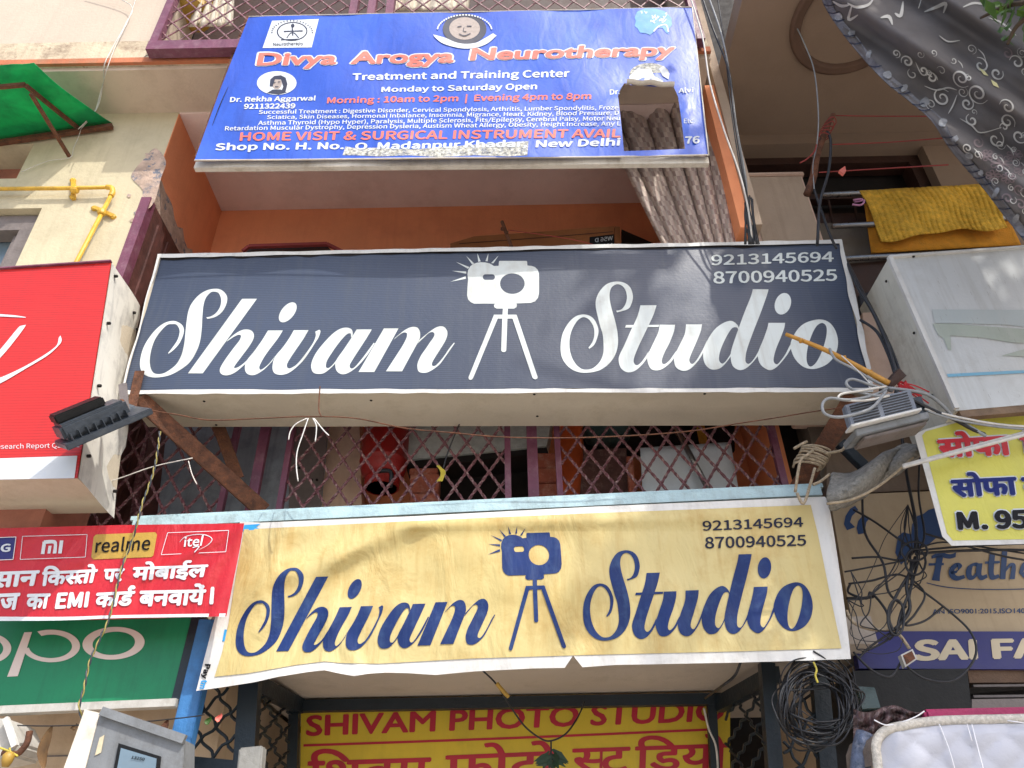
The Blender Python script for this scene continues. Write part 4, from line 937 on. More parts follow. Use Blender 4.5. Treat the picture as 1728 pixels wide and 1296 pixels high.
# ------------------------------------------------------------------ tan shop board on the right with an indigo strip
YF = -.45
SF = onY(YF)
fb = thing('mattress_shop_board', 'shaded tan shop board with blue script above an indigo name strip', 'signboard')
mb = MB(); mb.plate([U(1400, 836, YF), U(1900, 815, YF), U(1900, 1066, YF), U(1440, 1066, YF)], (0, .05, 0)); link('tan_panel', mb, m_tan, fb)
mb = MB(); mb.plate([U(1440, 1065, YF - .012), U(1900, 1066, YF - .012), U(1900, 1130, YF - .012), U(1450, 1128, YF - .012)], (0, .05, 0)); link('name_strip', mb, m_indigo, fb)
mb = MB(); text(mb, 'SAI FA', ((1541, 1079), (1757, 1076), (1764, 1111), (1540, 1116)), onY(YF - .012), .05, INTER, copies=6); link('lettering', mb, M('cream_lettering', (205, 192, 165), .5, .05, 5, .2, (170, 150, 120), 8, 0, .05), fb)
mb = MB()
T = lambda x, y: (x / 2.906 + 1228, y / 2.906 + 850)
def rbn(pr, l=.003): ribbon(mb, [(*T(a, b), *T(c, d)) for a, b, c, d in pr], SF, l)
# script F e a t h
rbn([(1000, 255, 1000, 270), (1040, 238, 1042, 262), (1090, 248, 1085, 270), (1120, 238, 1118, 262)]); rbn([(1025, 250, 1058, 250), (1018, 300, 1050, 300), (1010, 340, 1042, 345), (1000, 375, 1040, 380)]); rbn([(985, 292, 985, 304), (1060, 290, 1060, 302)], .0035)
rbn([(1085, 330, 1100, 345), (1130, 325, 1125, 338), (1150, 305, 1128, 310), (1135, 290, 1120, 300), (1110, 295, 1130, 305), (1085, 325, 1112, 325), (1090, 360, 1115, 345), (1120, 378, 1130, 355), (1165, 365, 1160, 348)], .0045)
rbn([(1240, 305, 1222, 308), (1220, 288, 1205, 305), (1180, 305, 1200, 315), (1168, 340, 1196, 335), (1180, 372, 1198, 352), (1210, 368, 1208, 350), (1240, 330, 1220, 330)], .0035); rbn([(1222, 292, 1250, 292), (1218, 340, 1244, 340), (1240, 375, 1250, 352), (1275, 362, 1270, 345)], .0045)
rbn([(1285, 245, 1312, 245), (1278, 320, 1305, 320), (1290, 372, 1308, 350), (1335, 362, 1328, 345)], .0035); rbn([(1262, 283, 1262, 295), (1335, 280, 1335, 292)], .0052)
rbn([(1345, 232, 1372, 232), (1335, 370, 1362, 370)], .0035); rbn([(1362, 320, 1362, 335), (1385, 292, 1388, 308), (1412, 300, 1392, 315), (1408, 370, 1382, 370)], .0052)
rbn([(1428, 340, 1440, 350), (1450, 288, 1470, 300), (1500, 300, 1480, 330), (1440, 345, 1460, 345), (1470, 375, 1480, 355)], .0035)
stroke(mb, [T(975, 388), T(1080, 410), T(1250, 420), T(1453, 418), T(1600, 405)], 1.6, SF, .003)
text(mb, 'AN ISO9001:2015,ISO14001', ((1573, 1028), (1742, 1026), (1742, 1036), (1574, 1037)), SF, .02, copies=3)
# bird shape, and small emblem
vs, fs = poly2d([[T(*p) for p in ((1020, 20), (1040, 60), (1062, 130), (1065, 165), (1020, 170), (980, 205), (940, 210), (900, 230), (880, 270), (850, 300), (822, 240), (830, 190), (835, 160), (860, 140), (900, 150), (905, 100), (930, 60), (960, 50), (985, 30))]]); emit(mb, vs, fs, SF, .003)
vs, fs = poly2d([[T(*p) for p in ((600, 25), (625, 10), (640, 30), (610, 60), (600, 90), (625, 115), (585, 130), (570, 100), (578, 60))]]); emit(mb, vs, fs, SF, .003)
vs, fs = poly2d([[T(*p) for p in ((640, 85), (660, 60), (698, 70), (680, 90), (670, 145), (640, 150), (632, 118))]]); emit(mb, vs, fs, SF, .003)
link('blue_print', mb, m_tealink, fb)

# ------------------------------------------------------------------ painted shop board inside the doorway
YH = .30
SH = onY(YH)
pb = thing('photo_shop_board', 'mustard yellow shop board with crimson lettering inside the ground floor doorway', 'signboard')
mb = MB(); mb.plate([U(508, 1186, YH), U(1232, 1160, YH), U(1232, 1420, YH), U(505, 1440, YH)], (0, .03, 0)); link('board', mb, m_mustard, pb)
mb = MB(); text(mb, 'SHIVAM PHOTO STUDIO', ((517, 1207), (1226, 1180), (1222, 1217), (516, 1243)), SH, .028, copies=6, cut=None)
stroke(mb, [(512, 1258), (850, 1246), (1200, 1231)], 4.2, SH, .002)
text(mb, '', ((520, 1264), (730, 1258), (724, 1326), (516, 1334)), SH, .02, raw=compose('\u093f\u0936\u0935\u092e'), copies=5)
text(mb, '', ((752, 1256), (944, 1248), (942, 1312), (750, 1320)), SH, .02, raw=compose('\u092b\u094b\u091f\u094b'), copies=5)
text(mb, '', ((966, 1246), (1232, 1236), (1228, 1316), (964, 1322)), SH, .02, raw=compose('HS', '\u091f\u0942', '\u093f\u0921\u092f\u094b'), copies=5)
link('lettering', mb, m_crimson, pb)

# doorway steelwork
sf = thing('shop_frame', 'dark teal steel frame with lattice panels around the studio doorway', 'frame')
YD = .22; YO = -.58
mb = MB(); mb.bar(U(505, 1192, YD), U(1218, 1180, YD), .055, .05); link('header', mb, m_dkframe, sf)
link('post', MB().bar(U(498, 1180, YD), U(488, 1480, YD), .05), m_dkframe, sf)
link('post', MB().bar(U(1200, 1180, YD), U(1215, 1480, YD), .045), m_dkframe, sf)
link('side_header', MB().bar(U(422, 1150, YO + .1), U(505, 1192, YD), .05, .07), m_dkframe, sf)
link('side_header', MB().bar(U(1308, 1138, YO + .1), U(1212, 1190, YD), .05, .07), m_dkframe, sf)
link('post', MB().bar(U(424, 1130, YO + .1), U(402, 1480, YO + .1), .085, .06), m_dkframe, sf)
link('post', MB().bar(U(1293, 1120, YO + .1), U(1320, 1480, YO + .1), .06, .06), m_dkframe, sf)
link('cross_rail', MB().bar(U(318, 1288, YO + .1), U(400, 1296, YO + .1), .05, .05), m_dkframe, sf)
def wavy(a, b, r, n=7, amp=.007):
    a = Vector(a); b = Vector(b); d = b - a; L_ = d.length; d.normalize(); k = max(4, int(L_ / .03)); s = d.cross(Vector((0, 1, 0))).normalized()
    return MB().tube([a + d * L_ * i / k + s * amp * math.sin(i * 2.1) for i in range(k + 1)], r, 5, sub=2)
def lattice(poly, S, pitch, ang, mat, par, r=.006, name='lattice_bar', mk=None, alt=.008):
    """bars clipped to a convex outline given in drawing space; ang = (dx, dy) of the one family"""
    c = sum(p[0] for p in poly) / len(poly), sum(p[1] for p in poly) / len(poly); n = 0
    for fam, (dx, dy) in enumerate(ang):
        l = math.hypot(dx, dy); dx /= l; dy /= l; nx, ny = -dy, dx
        pr = [(p[0] - c[0]) * nx + (p[1] - c[1]) * ny for p in poly]; k = math.ceil(min(pr) / pitch)
        while k * pitch < max(pr):
            o_ = k * pitch; hits = []
            for p, q in zip(poly, poly[1:] + poly[:1]):
                a = (p[0] - c[0]) * nx + (p[1] - c[1]) * ny - o_; b = (q[0] - c[0]) * nx + (q[1] - c[1]) * ny - o_
                if a * b < 0: t = a / (a - b); hits.append((p[0] + (q[0] - p[0]) * t, p[1] + (q[1] - p[1]) * t))
            if len(hits) == 2 and math.hypot(hits[0][0] - hits[1][0], hits[0][1] - hits[1][1]) > 12:
                A, B = S(*hits[0], alt * fam), S(*hits[1], alt * fam)
                link(name, mk(A, B), mat, par); n += 1
            k += 1
    return n
wv = lambda a, b: wavy(a, b, .007)
lattice([(345, 1160), (405, 1160), (392, 1290), (318, 1288)], onY(YO + .1), 33, ((1, .0 + 1.5), (1, -.95)), m_dkframe, sf, mk=wv)
def SSide(x0, y0, x1, y1):
    def f(x, y, l=0.0):
        t = (x - x0) / (x1 - x0); return U(x, y, YO + .1 + (YD - YO - .1) * min(1, max(0, t)) - l)
    return f
lattice([(438, 1175), (490, 1198), (484, 1330), (428, 1330)], SSide(425, 0, 495, 0), 26, ((1, 1.7), (1, -1.2)), m_dkframe, sf, mk=wv)
lattice([(1222, 1200), (1282, 1165), (1302, 1330), (1232, 1330)], SSide(1290, 0, 1208, 0), 27, ((1, 1.5), (1, -1.5)), m_dkframe, sf, mk=wv)
lattice([(1310, 1140), (1372, 1140), (1392, 1330), (1330, 1330)], onY(YO + .1), 33, ((1, 1.4), (1, -1.4)), m_dkframe, sf, mk=wv)
link('post', MB().bar(U(1380, 1120, YO + .1), U(1412, 1480, YO + .1), .07, .05), m_dkframe, sf)
solo('blue_post', MB().bar(U(356, 1048, -.66), U(290, 1330, -.66), .085, .06), m_bluepost, 'bright blue flat post left of the studio doorway', 'post', bevel=.004)
structure('shop_side_wall', MB().box(-1.44, -1.34, -.28, 1.19, 0, 2.49), m_tile)
structure('shop_side_wall', MB().box(1.56, 1.66, -.28, 1.19, 0, 2.49), m_tile)

# ------------------------------------------------------------------ first-floor balcony railing between the two studio signs
YG2 = -.42
gr = thing('balcony_railing', 'maroon railing of twisted diamond bars between the two studio signs', 'railing')
zt, zb_ = 4.02, 2.95
def twisted(a, b, wd=.0125):
    a = Vector(a); b = Vector(b); n = max(3, int((b - a).length / .02))
    return MB().tube([a + (b - a) * i / n for i in range(n + 1)], wd * .68, 4, False, twist=math.pi / 4, cap=True)
def world_lattice(x0, x1, z0, z1, wpitch, slope, Y, par, mat, mk):
    for fam, s in ((0, slope), (1, -slope)):
        H = z1 - z0; run = H / abs(s); x = x0 - run
        x = math.floor(x / wpitch) * wpitch
        while x < x1 + run:
            # line passes (x, z0 if s>0 else z1) going up/down to the right
            p = (x, z0 if s > 0 else z1); 
            t0 = max(0, (x0 - x)); t1 = min(run, x1 - x)
            if t1 - t0 > .03:
                A = Vector((x + t0, Y - .007 * fam, p[1] + s * t0)); B = Vector((x + t1, Y - .007 * fam, p[1] + s * t1))
                link('lattice_bar', mk(A, B), mat, par)
            x += wpitch
cols = [(-2.35, -1.51), (-1.17, -.035), (.25, 1.38)]
for x0, x1 in cols: world_lattice(x0, x1, zb_, 3.80, .118, 1.5, YG2, gr, m_purple2, twisted)
for x, wd in ((-1.49, .03), (-1.335, .05), (-1.19, .03), (-.03, .032), (.10, .055), (.235, .03), (1.385, .035), (-2.36, .035)):
    link('post', MB().box(x - wd / 2, x + wd / 2, YG2 - .02, YG2 + .015, zb_, 4.0), m_purple, gr)
link('top_rail', MB().box(-2.36, 1.40, YG2 - .025, YG2 + .02, 4.001, 4.05), m_purple, gr)

# things on the balcony
gd = thing('steel_door', 'blue-grey weathered steel door leaf behind the left of the balcony railing', 'door')
q = [U(285, 690, -.12), U(556, 690, -.12), U(536, 900, -.12), U(262, 900, -.12)]
link('leaf', MB().plate(q, (0, .03, 0)), m_greydoor, gd)
link('panel_edge', MB().plate([U(488, 690, -.135), U(556, 690, -.135), U(536, 900, -.135), U(487, 900, -.135)], (0, .012, 0)), m_greyframe, gd)
mb = MB()
for x, y in ((505, 779), (505, 790), (526, 810), (535, 810), (520, 760)): mb.lathe(U(x, y, -.136), [(.008, 0), (.007, .006)], 8, (0, -1, 0))
link('bolt', mb, m_dark, gd)
bd = thing('maroon_door', 'dark maroon panelled door behind the railing beside the red sign box', 'door')
link('leaf', MB().plate([U(150, 700, -.08), U(292, 690, -.08), U(268, 905, -.08), U(60, 910, -.08)], (0, .04, 0)), m_wood, bd)
for a, b in (((205, 700), (168, 905)), ((250, 700), (222, 905))): link('door_stile', MB().bar(U(*a, -.09), U(*b, -.09), .035, .03), m_purple2, bd)
link('pink_pier', MB().plate([U(558, 690, -.06), U(606, 690, -.06), U(612, 910, -.06), U(534, 910, -.06)], (0, .12, 0)), M('pale_pink_plaster', (222, 194, 172), .9, .08, 5, .4, (170, 140, 120), 8, .3, .3), bl)
gc = thing('gas_cylinder', 'red cooking gas cylinder standing behind the balcony railing', 'cylinder')
b0 = U(643, 832, -.24); b0.z = U(643, 810, -.24).z; s = .125
link('body', MB().lathe(b0, [(.02, 0), (.085, .004), (.115, .03), (.128, .075), (.13, .10), (.132, .102), (.132, .112), (.13, .114), (.13, .26), (.126, .33), (.10, .38), (.06, .405), (.02, .41)], 28), m_cyl, gc, True)
link('foot_ring', MB().lathe(b0 + Vector((0, 0, -.05)), [(.093, 0), (.096, .002), (.096, .05), (.088, .056), (.085, .05), (.085, .0)], 24), m_cyl, gc)
link('collar', MB().lathe(b0 + Vector((0, 0, .405)), [(.075, 0), (.078, 0), (.078, .1), (.072, .1)], 20), m_cyl, gc)
mb = MB(); mb.tube([b0 + Vector((.03, -.02, .0)), b0 + Vector((.03, -.03, -.08))], .0, 4); mb.tube([b0 + Vector((-.0, -.14, -.02)), b0 + Vector((.07, -.15, -.03)), b0 + Vector((.075, -.15, -.12))], .012, 6)
link('hose', mb, m_cable, gc, True)
st = thing('stone_counter', 'speckled pale stone slab resting on stacked red bricks behind the railing', 'counter')
q = [U(684, 690, -.2), U(935, 690, -.2), U(922, 752, -.2), U(684, 776, -.2)]
link('slab', MB().plate(q, (0, .35, 0)), m_slab, st)
link('underside_shade', MB().plate([U(684, 777, -.18), U(922, 753, -.18), U(925, 764, -.18), U(686, 790, -.18)], (0, .3, 0)), m_dark, st)  # dark strip stands in for the shade under the slab
def bricks(x0, x1, ys, Y, group, lab):
    pass
for (x0, x1, ys) in ((692, 739, (790, 800, 832, 862, 890)), (906, 942, (764, 790, 815, 838, 860))):
    for k, (ya, yb2) in enumerate(zip(ys, ys[1:])):
        j = random.uniform(-2, 2); p0 = U(x0 + j, ya + .8, -.26); p1 = U(x1 + j, yb2 - .8, -.26)
        link('brick', MB().box(p0.x, p1.x, -.26 + random.uniform(-.006, .006), -.16, p1.z, p0.z), m_brick, st, bevel=.004)
solo('brown_board', MB().plate([U(985, 760, -.2), U(1057, 756, -.2), U(1062, 880, -.2), U(975, 880, -.2)], (0, .03, .0)), m_brown, 'dirty brown board leaning behind the railing left of the white sheet', 'board')
solo('orange_sheet', MB().plate([U(946, 700, -.1), U(980, 700, -.12), U(984, 800, -.12), U(976, 900, -.12), U(948, 900, -.1)], (0, .02, 0)), M('orange_glossy', (210, 96, 46), .4, .2, 6, .4, (120, 40, 20), 8, 0, .3), 'orange plastic sheet standing right of the stone counter', 'sheet')
solo('wooden_stick', MB().bar(U(1062, 772, -.24), U(1070, 880, -.24), .035, .03), m_brick, 'reddish wood piece between the brown board and the white sheet', 'wood', bevel=.003)
ws = MB(); vs = []
for j in range(9):
    for i in range(13):
        a = i / 12; b = j / 8; x = (1080 + (1232 - 1080) * a) * (1 - b) + (1086 + (1250 - 1086) * a) * b; y = (757 - 10 * a) * (1 - b) + (862 - 12 * a) * b
        vs.append(U(x, y, -.26 + .008 * math.sin(a * 7 + b * 3) + .012 * b))
ws.add(vs, [(j * 13 + i, j * 13 + i + 1, j * 13 + i + 14, j * 13 + i + 13) for j in range(8) for i in range(12)])
o = solo('white_sheet', ws, m_wsheet, 'creased white panel leaning behind the right end of the railing', 'panel', smooth=True); sd = o.modifiers.new('t', 'SOLIDIFY'); sd.thickness = .008
solo('leaning_pipe', MB().tube([U(1128, 700, -.31), U(1206, 845, -.33)], .016, 10, False), m_steel, 'grey metal pipe leaning across the white panel behind the railing', 'pipe', smooth=True)
solo('wooden_batten', MB().bar(U(1176, 690, -.12), U(1188, 752, -.12), .045, .02), m_bamboo, 'short pale wooden batten above the white panel', 'wood')
solo('teal_bundle', MB().lathe(U(1025, 742, -.02), [(.05, -.02), (.13, .0), (.15, .05), (.13, .12), (.05, .15)], 14), M('teal_cloth', (60, 84, 84), .9, .3, 12, .4, (30, 40, 40), 9, 0, .6), 'dull teal bundle in shade above the brown board', 'bundle', smooth=True)
link('shade_plate', MB().plate([U(985, 690, .04), U(1240, 690, .04), U(1240, 760, .04), U(985, 770, .04)], (0, .03, 0)), m_dark, bl)  # flat dark plate in place of shade behind the clutter
link('shade_plate', MB().plate([U(735, 770, .02), U(912, 755, .02), U(912, 880, .02), U(735, 890, .02)], (0, .03, 0)), m_dark, bl)  # flat dark plate in place of the shade below the stone slab
cb = thing('cardboard_box', 'brown cardboard box just above the middle of the navy sign box', 'box')
YC = -.38
link('front', MB().plate([U(760, 411, YC), U(800, 399, YC), U(1036, 382, YC), U(1040, 470, YC), U(760, 470, YC)], (0, .012, 0)), m_card, cb)
link('side', MB().plate([U(1037, 382, YC), U(1046, 383, YC + .01), U(1052, 470, YC + .01), U(1041, 470, YC)], (0, .02, 0)), m_card, cb)
link('dark_end', MB().plate([U(1049, 387, YC + .05), U(1102, 410, YC + .25), U(1102, 470, YC + .25), U(1049, 470, YC + .05)], (.0, .03, 0)), m_dark, cb)
link('label_patch', MB().plate([U(995, 400, YC - .003), U(1036, 395, YC - .003), U(1038, 425, YC - .003), U(995, 430, YC - .003)], (0, .002, 0)), m_black, cb)
mb = MB(); text(mb, 'W56 D', ((1034, 398), (1004, 402), (1004, 409), (1034, 405)), onY(YC - .004), .01, INTER, lift=.002); text(mb, '101 8 U', ((1034, 410), (1000, 414), (1000, 420), (1034, 416)), onY(YC - .004), .01, INTER, lift=.002); link('print', mb, m_wprint, cb)
mb = MB(); stroke(mb, [(775, 411), (900, 402), (1034, 391)], 1.2, onY(YC), .003); link('seam', mb, m_darkwood, cb)
fc = thing('folded_cot', 'orange and dark folded cot edge showing above the left of the navy sign box', 'furniture')
mb = MB(); mb.bar(U(410, 424, -.4), U(420, 416, -.4), .02); mb.bar(U(420, 416, -.4), U(552, 412, -.4), .022); mb.bar(U(552, 412, -.4), U(580, 426, -.4), .02); link('rim', mb, m_redstr, fc)
link('mat', MB().plate([U(415, 419, -.37), U(552, 415, -.37), U(576, 440, -.37), U(400, 445, -.37)], (0, .03, 0)), m_darkwood, fc)
rod = MB().tube([U(847, 374, -.75), U(855, 395, -.75), U(868, 430, -.75)], .011, 6, False); rod.tube([U(852, 387, -.76), U(846, 386, -.77)], .012, 5); rod.tube([U(853, 392, -.77), U(858, 392, -.77)], .009, 5)
solo('rusty_rod', rod, m_rust, 'rusty rod sticking up behind the top edge of the navy sign box', 'rod')
solo('red_string', MB().tube([U(857, 388, -.75), U(960, 403, -.74), U(1020, 418, -.72)], .003, 4), m_redstr, 'pink string running from the rusty rod down to the right', 'string')

# ------------------------------------------------------------------ checked curtain (right end of the recess, also seen through the hole)
def cloth(name, label, cat, grid, mat, nx=140, nz=26, uvs=(1, 1), fold=None, thick=.004):
    """grid: function(a, b) -> px, py, Y"""
    mb = MB(); vs = [U(*grid(i / nx, j / nz)) for j in range(nz + 1) for i in range(nx + 1)]
    mb.add(vs, [(j * (nx + 1) + i, j * (nx + 1) + i + 1, (j + 1) * (nx + 1) + i + 1, (j + 1) * (nx + 1) + i) for j in range(nz) for i in range(nx)])
    o = solo(name, mb, mat, label, cat, smooth=True)
    uv = o.data.uv_layers.new(name='uv'); k = 0
    for p in o.data.polygons:
        for li, vi in zip(p.loop_indices, p.vertices):
            uv.data[li].uv = ((vi % (nx + 1)) / nx * uvs[0], (vi // (nx + 1)) / nz * uvs[1])
    sd = o.modifiers.new('t', 'SOLIDIFY'); sd.thickness = thick
    return o
def gchk(a, b):
    xt, xb2 = 1000 + 205 * a, 1132 + 114 * a
    t = b ** 1.15; x = xt * (1 - t) + xb2 * t; y = 150 + 290 * b - 6 * a * b
    am = .028 * (1 - .35 * b)
    return x, y, -.72 + am * (1.5 - 3 * abs(math.sin(a * 17 + math.sin(a * 9) * .9 + .3 * b)) ** .75) + .005 * math.sin(a * 83 + 1.3) + .04 * math.sin(a * 5)
cloth('checked_curtain', 'gathered grey and pink checked curtain hanging beside the orange recess', 'curtain', gchk, m_check, 170, 24, (1.3, 1.25))

# ------------------------------------------------------------------ building on the right: underside, beam, window, parapet
br = thing('brown_building', 'shaded brown building front at the right behind the cables and the patterned curtain', 'building')
s0 = UZ(1243, 236, 6.05); YB2 = s0.y
s0.x = px2_ + .002
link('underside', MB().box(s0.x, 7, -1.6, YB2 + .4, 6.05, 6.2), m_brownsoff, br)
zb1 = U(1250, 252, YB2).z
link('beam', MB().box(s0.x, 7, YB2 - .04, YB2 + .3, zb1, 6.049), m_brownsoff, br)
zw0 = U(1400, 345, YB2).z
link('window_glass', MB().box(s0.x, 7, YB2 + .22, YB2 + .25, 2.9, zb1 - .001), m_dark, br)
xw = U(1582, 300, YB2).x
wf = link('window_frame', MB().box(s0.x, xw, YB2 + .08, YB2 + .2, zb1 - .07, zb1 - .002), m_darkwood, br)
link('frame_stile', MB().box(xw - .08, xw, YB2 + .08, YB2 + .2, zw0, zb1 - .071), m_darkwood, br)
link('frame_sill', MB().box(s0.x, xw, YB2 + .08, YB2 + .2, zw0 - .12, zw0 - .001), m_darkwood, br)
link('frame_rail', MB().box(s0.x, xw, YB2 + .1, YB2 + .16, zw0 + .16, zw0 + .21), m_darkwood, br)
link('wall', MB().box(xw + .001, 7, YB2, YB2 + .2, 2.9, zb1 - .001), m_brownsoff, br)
rc = UZ(1441, 30, 6.049)
ring = MB()
R0 = (UZ(1500, 60, 6.04) - rc).length * 1.28
prof = [(R0 - .05, 0), (R0 - .045, -.02), (R0 - .03, -.03), (R0 - .012, -.022), (R0, -.032), (R0 + .018, -.02), (R0 + .02, 0)]
n = 48; vs = [rc + Vector((r * math.cos(2 * math.pi * k / n), r * math.sin(2 * math.pi * k / n), h)) for r, h in prof for k in range(n)]
ring.add(vs, [(i * n + k, i * n + (k + 1) % n, (i + 1) * n + (k + 1) % n, (i + 1) * n + k) for i in range(len(prof) - 1) for k in range(n)])
link('ceiling_ring', ring, M('brown_moulding', (104, 80, 66), .8, .1, 6, .3, (70, 52, 44), 5, 0, .2), br, True)
# parapet pillar
YP = -.56
f0 = [U(1278, 298, YP), U(1362, 292, YP), U(1412, 420, YP), U(1285, 430, YP)]
pp = thing('parapet_pillar', 'pink-beige plastered parapet pillar behind the right end of the navy sign', 'pillar')
xl, xr_ = U(1282, 420, YP).x, U(1395, 420, YP).x; zt_ = U(1318, 294, YP).z
link('shaft', MB().box(xl, xr_, YP, YP + .2, 3.72, zt_ - .02), m_pinkbeige, pp, bevel=.006)
link('cap', MB().box(xl - .012, xr_ + .012, YP - .012, YP + .21, zt_ - .019, zt_ + .012), m_pinkbeige, pp, bevel=.006)
link('front_shade_panel', MB().box(xl + .03, xr_ - .015, YP - .006, YP - .0005, 3.72, zt_ - .03), m_beige, pp)  # darker beige panel puts the pillar front's shade into the colour
link('lower_wall', MB().plate([U(1455, 528, -.78), U(1500, 524, -.78), U(1560, 670, -.78), U(1470, 690, -.78)], (0, .1, 0)), m_pinkbeige, pp)
hr = thing('steel_handrail', 'three horizontal steel tubes running right from the parapet pillar', 'railing')
for a, b in (((1388, 329), (1900, 305)), ((1404, 382), (1900, 358)), ((1422, 437), (1900, 412))):
    link('tube', MB().tube([U(*a, YP + .08), U(*b, YP + .08)], .019, 12, False), m_steel, hr, True)
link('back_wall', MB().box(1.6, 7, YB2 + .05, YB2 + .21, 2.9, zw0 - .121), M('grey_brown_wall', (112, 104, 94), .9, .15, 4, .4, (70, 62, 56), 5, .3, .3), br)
mb = MB()
for x in (1398, 1440): mb.bar(U(x, 338, -.36), U(x + 22, 440, -.36), .012)
link('inner_rail', mb, m_darkwood, br)
solo('dark_netting', MB().plate([U(1450, 497, -.6), U(1490, 486, -.6), U(1504, 525, -.6), U(1455, 530, -.6)], (0, .03, 0)), m_netting, 'patch of dark netting between the navy and the white sign boxes', 'netting')
link('gap_shade_plate', MB().plate([U(1425, 445, -.45), U(1500, 440, -.45), U(1540, 640, -.45), U(1430, 640, -.45)], (0, .03, 0)), m_darkwood, br)  # solid dark plate painted in for the shade between the sign boxes
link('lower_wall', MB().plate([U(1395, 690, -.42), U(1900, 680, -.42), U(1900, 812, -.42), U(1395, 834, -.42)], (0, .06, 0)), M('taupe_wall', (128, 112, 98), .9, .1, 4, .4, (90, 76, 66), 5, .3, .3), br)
# towel over the rails
def gtow(a, b):     # front fall of the ribbed towel
    x = (1450 + 215 * a) * (1 - b) + (1490 + 212 * a) * b; y = (323 - 12 * a) * (1 - b) + (405 - 22 * a) * b
    return x + 3 * math.sin(b * 5), y + 3.5 * b * math.sin(a * 7 + 1) + b * 2 * math.sin(a * 17), YP + .04 + .0022 * math.sin(a * 150 + .8 * math.sin(b * 6 + a * 5)) + .016 * math.sin(a * 8 + b * 4) + .006 * math.sin(a * 21 - b * 7)
tw = cloth('yellow_towel', 'ribbed yellow towel folded over the steel handrail', 'towel', gtow, m_towel, 260, 14, thick=.008)
def gtow2(a, b):
    x = (1458 + 225 * a) * (1 - b) + (1470 + 252 * a) * b; y = (345 - 12 * a) * (1 - b) + (428 - 14 * a) * b
    return x, y, YP + .10 + .006 * math.sin(a * 11 + b * 3)
o = cloth('towel_back', None, None, gtow2, m_towel2, 40, 10, thick=.008)
for k in ('label', 'category'): 
    if k in o: del o[k]
o.parent = tw; o.name = 'back_fall'
pg = MB().tube([U(1440, 338, YP + .03), U(1452, 336, YP + .02), U(1458, 340, YP + .02), U(1452, 346, YP + .02), U(1438, 345, YP + .03)], .007, 6)
pg.tube([U(1442, 341, YP + .03), U(1460, 338, YP + .02)], .005, 5)
solo('clothes_peg', pg, m_pinkpl, 'pink plastic peg at the upper left corner of the yellow towel', 'peg', smooth=True)

# ------------------------------------------------------------------ the big patterned curtain, upper right
EDG = [(1375, -30), (1392, 12), (1420, 55), (1455, 98), (1495, 140), (1535, 172), (1572, 205), (1600, 248), (1630, 285), (1662, 322), (1700, 372), (1745, 425), (1790, 480)]
Ecur = crom([Vector((x, y, 0)) for x, y in EDG], 8)
def curt(s, t):   # s along the lower hem, t across (0 hem .. 1 beyond the frame)
    k = min(len(Ecur) - 1.001, max(0, s * (len(Ecur) - 1))); i = int(k); p = Ecur[i] * (1 - (k - i)) + Ecur[i + 1] * (k - i)
    x = p.x + 420 * t; y = p.y - 250 * t
    c = x * .53 + y * -.85   # coordinate across the folds
    Y = -1.75 - .35 * t + .05 * math.sin(c * .066 + .003 * (x + y)) + .03 * math.sin(c * .021) + .018 * math.sin(c * .13 + 1) + .01 * math.sin((x + y) * .03)
    if t < .035: Y += .05 * (1 - t / .035) ** 2
    return x, y, Y
NS, NT = 120, 110
mb = MB(); vs = [U(*curt(i / NS, j / NT)) for j in range(NT + 1) for i in range(NS + 1)]
mb.add(vs, [(j * (NS + 1) + i, j * (NS + 1) + i + 1, (j + 1) * (NS + 1) + i + 1, (j + 1) * (NS + 1) + i) for j in range(NT) for i in range(NS)])
pc = thing('patterned_curtain', 'large charcoal curtain with white swirls slung diagonally across the upper right', 'curtain')
o = link('cloth', mb, m_grcurt, pc, True); sd = o.modifiers.new('t', 'SOLIDIFY'); sd.thickness = .005; sd.offset = -1
def SC(x, y, l=0.0):
    # find t for this drawing point, s from the hem
    best = None
    for i in range(len(Ecur) - 1):
        a, b = Ecur[i], Ecur[i + 1]
        # x = a + (b-a) u + (420,-250) t
        dx, dy = b.x - a.x, b.y - a.y; det = dx * -250 - dy * 420
        if abs(det) < 1e-6: continue
        rx, ry = x - a.x, y - a.y; u = (rx * -250 - ry * 420) / det; t = (dx * ry - dy * rx) / det
        if -.001 <= u <= 1.001: best = (i + u) / (len(Ecur) - 1), t; break
    if best is None: best = (0 if y < 0 else 1, max(0, (x - 1400) / 420))
    X, Y_, Z = curt(best[0], max(0, best[1])); return U(x, y, Z - .004 - l)
def hemd(x, y):
    return min((Vector((x, y, 0)) - p).length for p in Ecur)
mb = MB(); rr = random.Random(21); placed = []
def spiral(mb, cx, cy, r, turns, rot, wd, sg=1, sq=.75):
    P = []
    for k in range(int(10 * turns) + 1):
        t = k / (10 * turns); a = rot + sg * t * turns * 2 * math.pi; q_ = r * (1 - .85 * t)
        u, v = q_ * math.cos(a), q_ * sq * math.sin(a); P.append((cx + u * .8 - v * .25, cy + v + u * .35))
    stroke(mb, P, wd, SC, .002, 3, taper=True)
def inside(x, y):
    for i in range(len(Ecur) - 1):
        a, b = Ecur[i], Ecur[i + 1]; d = (b.x - a.x) * (y - a.y) - (b.y - a.y) * (x - a.x)
        if min(a.y, b.y) - 1 <= y <= max(a.y, b.y) + 1: return x > a.x + 12
    return False
